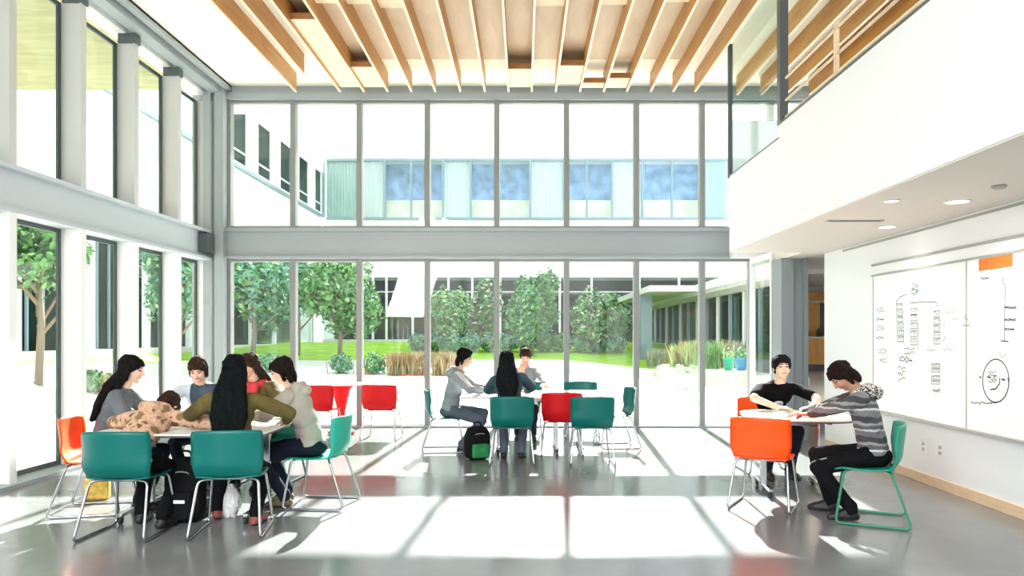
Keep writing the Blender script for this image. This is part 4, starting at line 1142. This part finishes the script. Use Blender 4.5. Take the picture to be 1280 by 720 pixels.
# 4 boy far left
def two_tone(c, k):
    q = c-k['S2']; x = q.dot(k['X'])
    # pale blue panel down the front side and the right sleeve
    if x > .085 and q.dot(k['F']) > -.04: return 1
    return 0
person((-3.22, 7.34, 0), R(180), 'boy in a navy and pale blue jacket behind the left table', SK, BRN, ([navyj, whitej], two_tone), M['navy'], M['shoe_black'],
       head=(12, 30, 0), lean=20, hands={1: (-3.38, 6.84, .80), -1: (-3.02, 6.82, .80)}, hair='bob')
# 5 far right girl
def scarf(root, k):
    b = Blob(); S2, F, X = k['S2'], k['F'], k['X']
    for i in range(14):
        a = 2*PI*i/14; p = S2+X*math.cos(a)*.085+F*math.sin(a)*.085+Vector((0, 0, .0)); b.e(p, (.04, .04, .035))
    b.c(S2+F*.10+X*.04, S2+F*.155+X*.03-Vector((0, 0, .14)), .045, .05); b.c(S2+F*.10-X*.04, S2+F*.155-X*.04-Vector((0, 0, .14)), .045, .05)
    b.build('scarf', redc, root, .009, 2, disp=.005, dscale=20)
person((-2.70, 7.36, 0), R(176), 'girl with long brown hair and a red scarf behind the left table', SK2, BRN, olive, M['navy'], M['shoe_black'],
       head=(-25, 22, 0), lean=13, hands={1: (-2.86, 6.82, .80), -1: (-2.52, 6.86, .80)}, hair='long', hairlen=.25, extra=scarf)
# 6 beige hooded top
person((-1.90, 6.42, 0), R(86), 'student in a beige hooded top leaning on the table from the mint green chair', SK, (.018, .013, .012), beige, M['navy'], mat('olive_brown_shoe', (.15, .11, .055), .7),
       head=(8, 22, 0), lean=20, hood=True, hands={1: (-2.34, 6.56, .80), -1: (-2.36, 6.22, .80)}, hair='bob', feet={1: (-2.16, 6.56, .085), -1: (-2.10, 6.32, .085)}, fringe=True)
# 7 grey hooded top
def raglan(c, k):
    for s in (1, -1):
        d = (k['el'][s]-k['sh'][s]); t = (c-k['sh'][s]).dot(d)/d.length_squared; 
        w = c-(k['sh'][s]+d*max(0, min(1, t))); 
        if -.1 < t < 1.2 and w.length < .09 and w.z > .035: return 1
    return 0
person((-.96, 9.42, 0), R(-88), 'student in a grey hooded top and jeans at the long white table', SK2, BLK, ([greyh, mat('light_grey_stripe', (.60, .60, .60), .9)], raglan), M['jeans'], M['shoe_black'],
       head=(0, 18, 0), lean=12, hood=True, hands={1: (-.52, 9.28, .80), -1: (-.50, 9.58, .80)}, hair='bob', feet={1: (-.80, 9.26, .085), -1: (-.66, 9.55, .085)}, fringe=False)
# 8 dark back view
person((-.17, 8.56, 0), R(-6), 'student with black hair and slate blue top, seen from behind at the long table', SK, (.010, .012, .014), tealblue, M['jeans'], M['shoe_black'],
       head=(14, 20, 0), lean=16, hands={1: (.03, 9.12, .80), -1: (-.33, 9.14, .80)}, hair='long', hairlen=.30, side_lean=-8)
# 9 far, hand on face
person((.02, 10.70, 0), R(180), 'student in grey behind the long table, resting his face on his hand', SK2, BRN, greyh, M['navy'], M['shoe_black'],
       head=(0, 22, 0), lean=16, hands={1: (-.03, 10.30, .96), -1: (.30, 10.0, .80)}, hair='short', fdir={1: (.1, .15, 1)}, handn={1: (0, 1, .1)}, poles={1: (.5, .5, -1), -1: (-1, 0, -.2)})
# 10 black shirt
def print_(root, k):
    b = Blob()
    S2, F, X, up = k['S2'], k['F'], k['X'], k['up']
    b.e(S2-up*.15+F*.107, (.055, .016, .055), k['CM']); b.e(S2-up*.20+F*.109+X*.02, (.03, .015, .04), k['CM'])
    b.build('shirt_print', mat('grey_print', (.52, .50, .52), .8, var=.4, vscale=40), root, .006, 1)
person((2.68, 7.93, 0), R(182), 'student in a black short sleeved shirt facing the camera behind the small table', SK, (.014, .012, .014), mat('black_jersey', (.004, .004, .005), .95, bump=.2, spec=.1), M['navy'], M['shoe_black'],
       hip=.52, head=(-6, -2, 0), lean=41, sleeve='short', scale=1.08, hands={1: (2.52, 7.17, .79), -1: (2.86, 7.13, .79)}, hair='short', shoulder=.175, poles={1: (1, .2, .0), -1: (-1, .2, .0)},
       fdir={1: (.9, -.3, 0), -1: (-.8, -.4, 0)}, extra=print_, topname='shirt')
# 11 striped sweater
def hoodc(root, k):
    b = Blob(); S2, F, X, up = k['S2'], k['F'], k['X'], k['up']
    b.c(S2-F*.075+X*.075, S2-F*.09-X*.075, .060); b.c(S2-F*.12+X*.03-up*.03, S2-F*.12-X*.03-up*.03, .06)
    b.c(S2+F*.03+X*.075, S2-F*.07+X*.08, .040); b.c(S2+F*.03-X*.075, S2-F*.07-X*.08, .040)
    b.build('hood', check, root, .008, 2, disp=.006, dscale=20)
def pencil(root, k): hoodc(root, k)
person((2.87, 5.92, 0), R(68), 'student in a grey striped sweater, head bowed over writing, on the green chair', SK3, (.020, .012, .010), stripe, M['blacktr'], M['shoe_black'],
       head=(8, 50, 0), lean=12, hands={1: (2.50, 6.50, .80), -1: (2.46, 6.28, .81)}, hair='bob', extra=pencil, feet={1: (2.62, 6.16, .085), -1: (2.66, 5.86, .085)}, topname='sweater', poles={1: (1, .2, -.4), -1: (-1, .1, -.5)})
b = MB(); b.cyl((2.50, 6.32, .78), (2.59, 6.30, .93), .004, .004, 8); o = b.build('pencil', M['paper']); tag(o, 'white pencil held by the student in a striped sweater', 'pencil')
# ================================================================ CAMERA, SKY, SUN
cd = bpy.data.cameras.new('camera'); cam = bpy.data.objects.new('camera', cd); COL.objects.link(cam)
cam.location = (0, 0, 1.5); cam.rotation_euler = (PI/2, 0, 0)
cd.sensor_width = 36; cd.lens = 900/1280*36; cd.shift_x = -15/1280*-1; cd.shift_y = 60/1280
cd.shift_x = -15/1280
cd.clip_start = .05; cd.clip_end = 500
SC.camera = cam
w = bpy.data.worlds.new('sky'); SC.world = w; w.use_nodes = True
nt = w.node_tree; bg = nt.nodes['Background']
tc = nt.nodes.new('ShaderNodeTexCoord'); sp = nt.nodes.new('ShaderNodeSeparateXYZ'); r = nt.nodes.new('ShaderNodeValToRGB')
r.color_ramp.elements[0].position = 0; r.color_ramp.elements[0].color = (1, .99, .96, 1)
r.color_ramp.elements[1].position = .6; r.color_ramp.elements[1].color = (.80, .91, 1, 1)
nt.links.new(tc.outputs['Generated'], sp.inputs[0]); nt.links.new(sp.outputs[2], r.inputs[0]); nt.links.new(r.outputs[0], bg.inputs[0])
bg.inputs[1].default_value = 1.6
s = bpy.data.lights.new('sun', 'SUN'); s.energy = 18.0; s.angle = R(.8); s.color = (1, .975, .93)
so = bpy.data.objects.new('sun', s); COL.objects.link(so)
d = Vector((-.058, -1, -.655)).normalized(); so.rotation_euler = d.to_track_quat('-Z', 'Y').to_euler(); so.location = (0, 30, 30)
# added area lamps that brighten hall, balcony and corridor, with invented housings
def area(name, loc, size, sizey, e, rot=(0, 0, 0), col=(.93, .97, 1)):
    l = bpy.data.lights.new(name, 'AREA'); l.shape = 'RECTANGLE'; l.size = size; l.size_y = sizey; l.energy = e; l.color = col
    o = bpy.data.objects.new(name, l); o.location = loc; o.rotation_euler = rot; COL.objects.link(o)
    fill = empty('ceiling_luminaire', loc, 0, FILL_LABELS.pop(0), 'ceiling light')
    fill.rotation_euler = rot
    MB().box(-size/2-.04, size/2+.04, -sizey/2-.04, sizey/2+.04, .02, .08, .01).build('housing', M['white_plastic'], fill)
    return o
FILL_LABELS = ['large flat light panel at the far end of the corridor beyond the column', 'smaller flat light panel at the near end of the corridor beyond the column',
       'wide tilted light panel hung at the left behind the viewpoint', 'wide flat light panel hung over the middle behind the viewpoint', 'flat light panel above the balcony end behind the glass screen']
area('corridor_lamp', (8.2, 20.5, 3.6), 2.5, 2, 160, col=(1, .86, .65))
area('corridor_lamp', (6.6, 13.5, 3.6), 1.5, 1.2, 60, col=(1, .95, .85))
area('hall_lamp', (-3.4, -1.5, 4.4), 1.8, 5, FILL_POWER*.75, rot=Vector((.75, .6, -.5)).to_track_quat('-Z', 'Y').to_euler())
area('hall_lamp', (-.2, -2.0, 5.15), 5, 4, FILL_POWER*.5)
area('balcony_lamp', (5.9, 9.5, 5.15), 1.2, 2, 70)
SC.view_settings.view_transform = 'Standard'; SC.view_settings.look = 'None'; SC.view_settings.gamma = 1; SC.view_settings.use_curve_mapping = False
SC.view_settings.exposure = EXPO
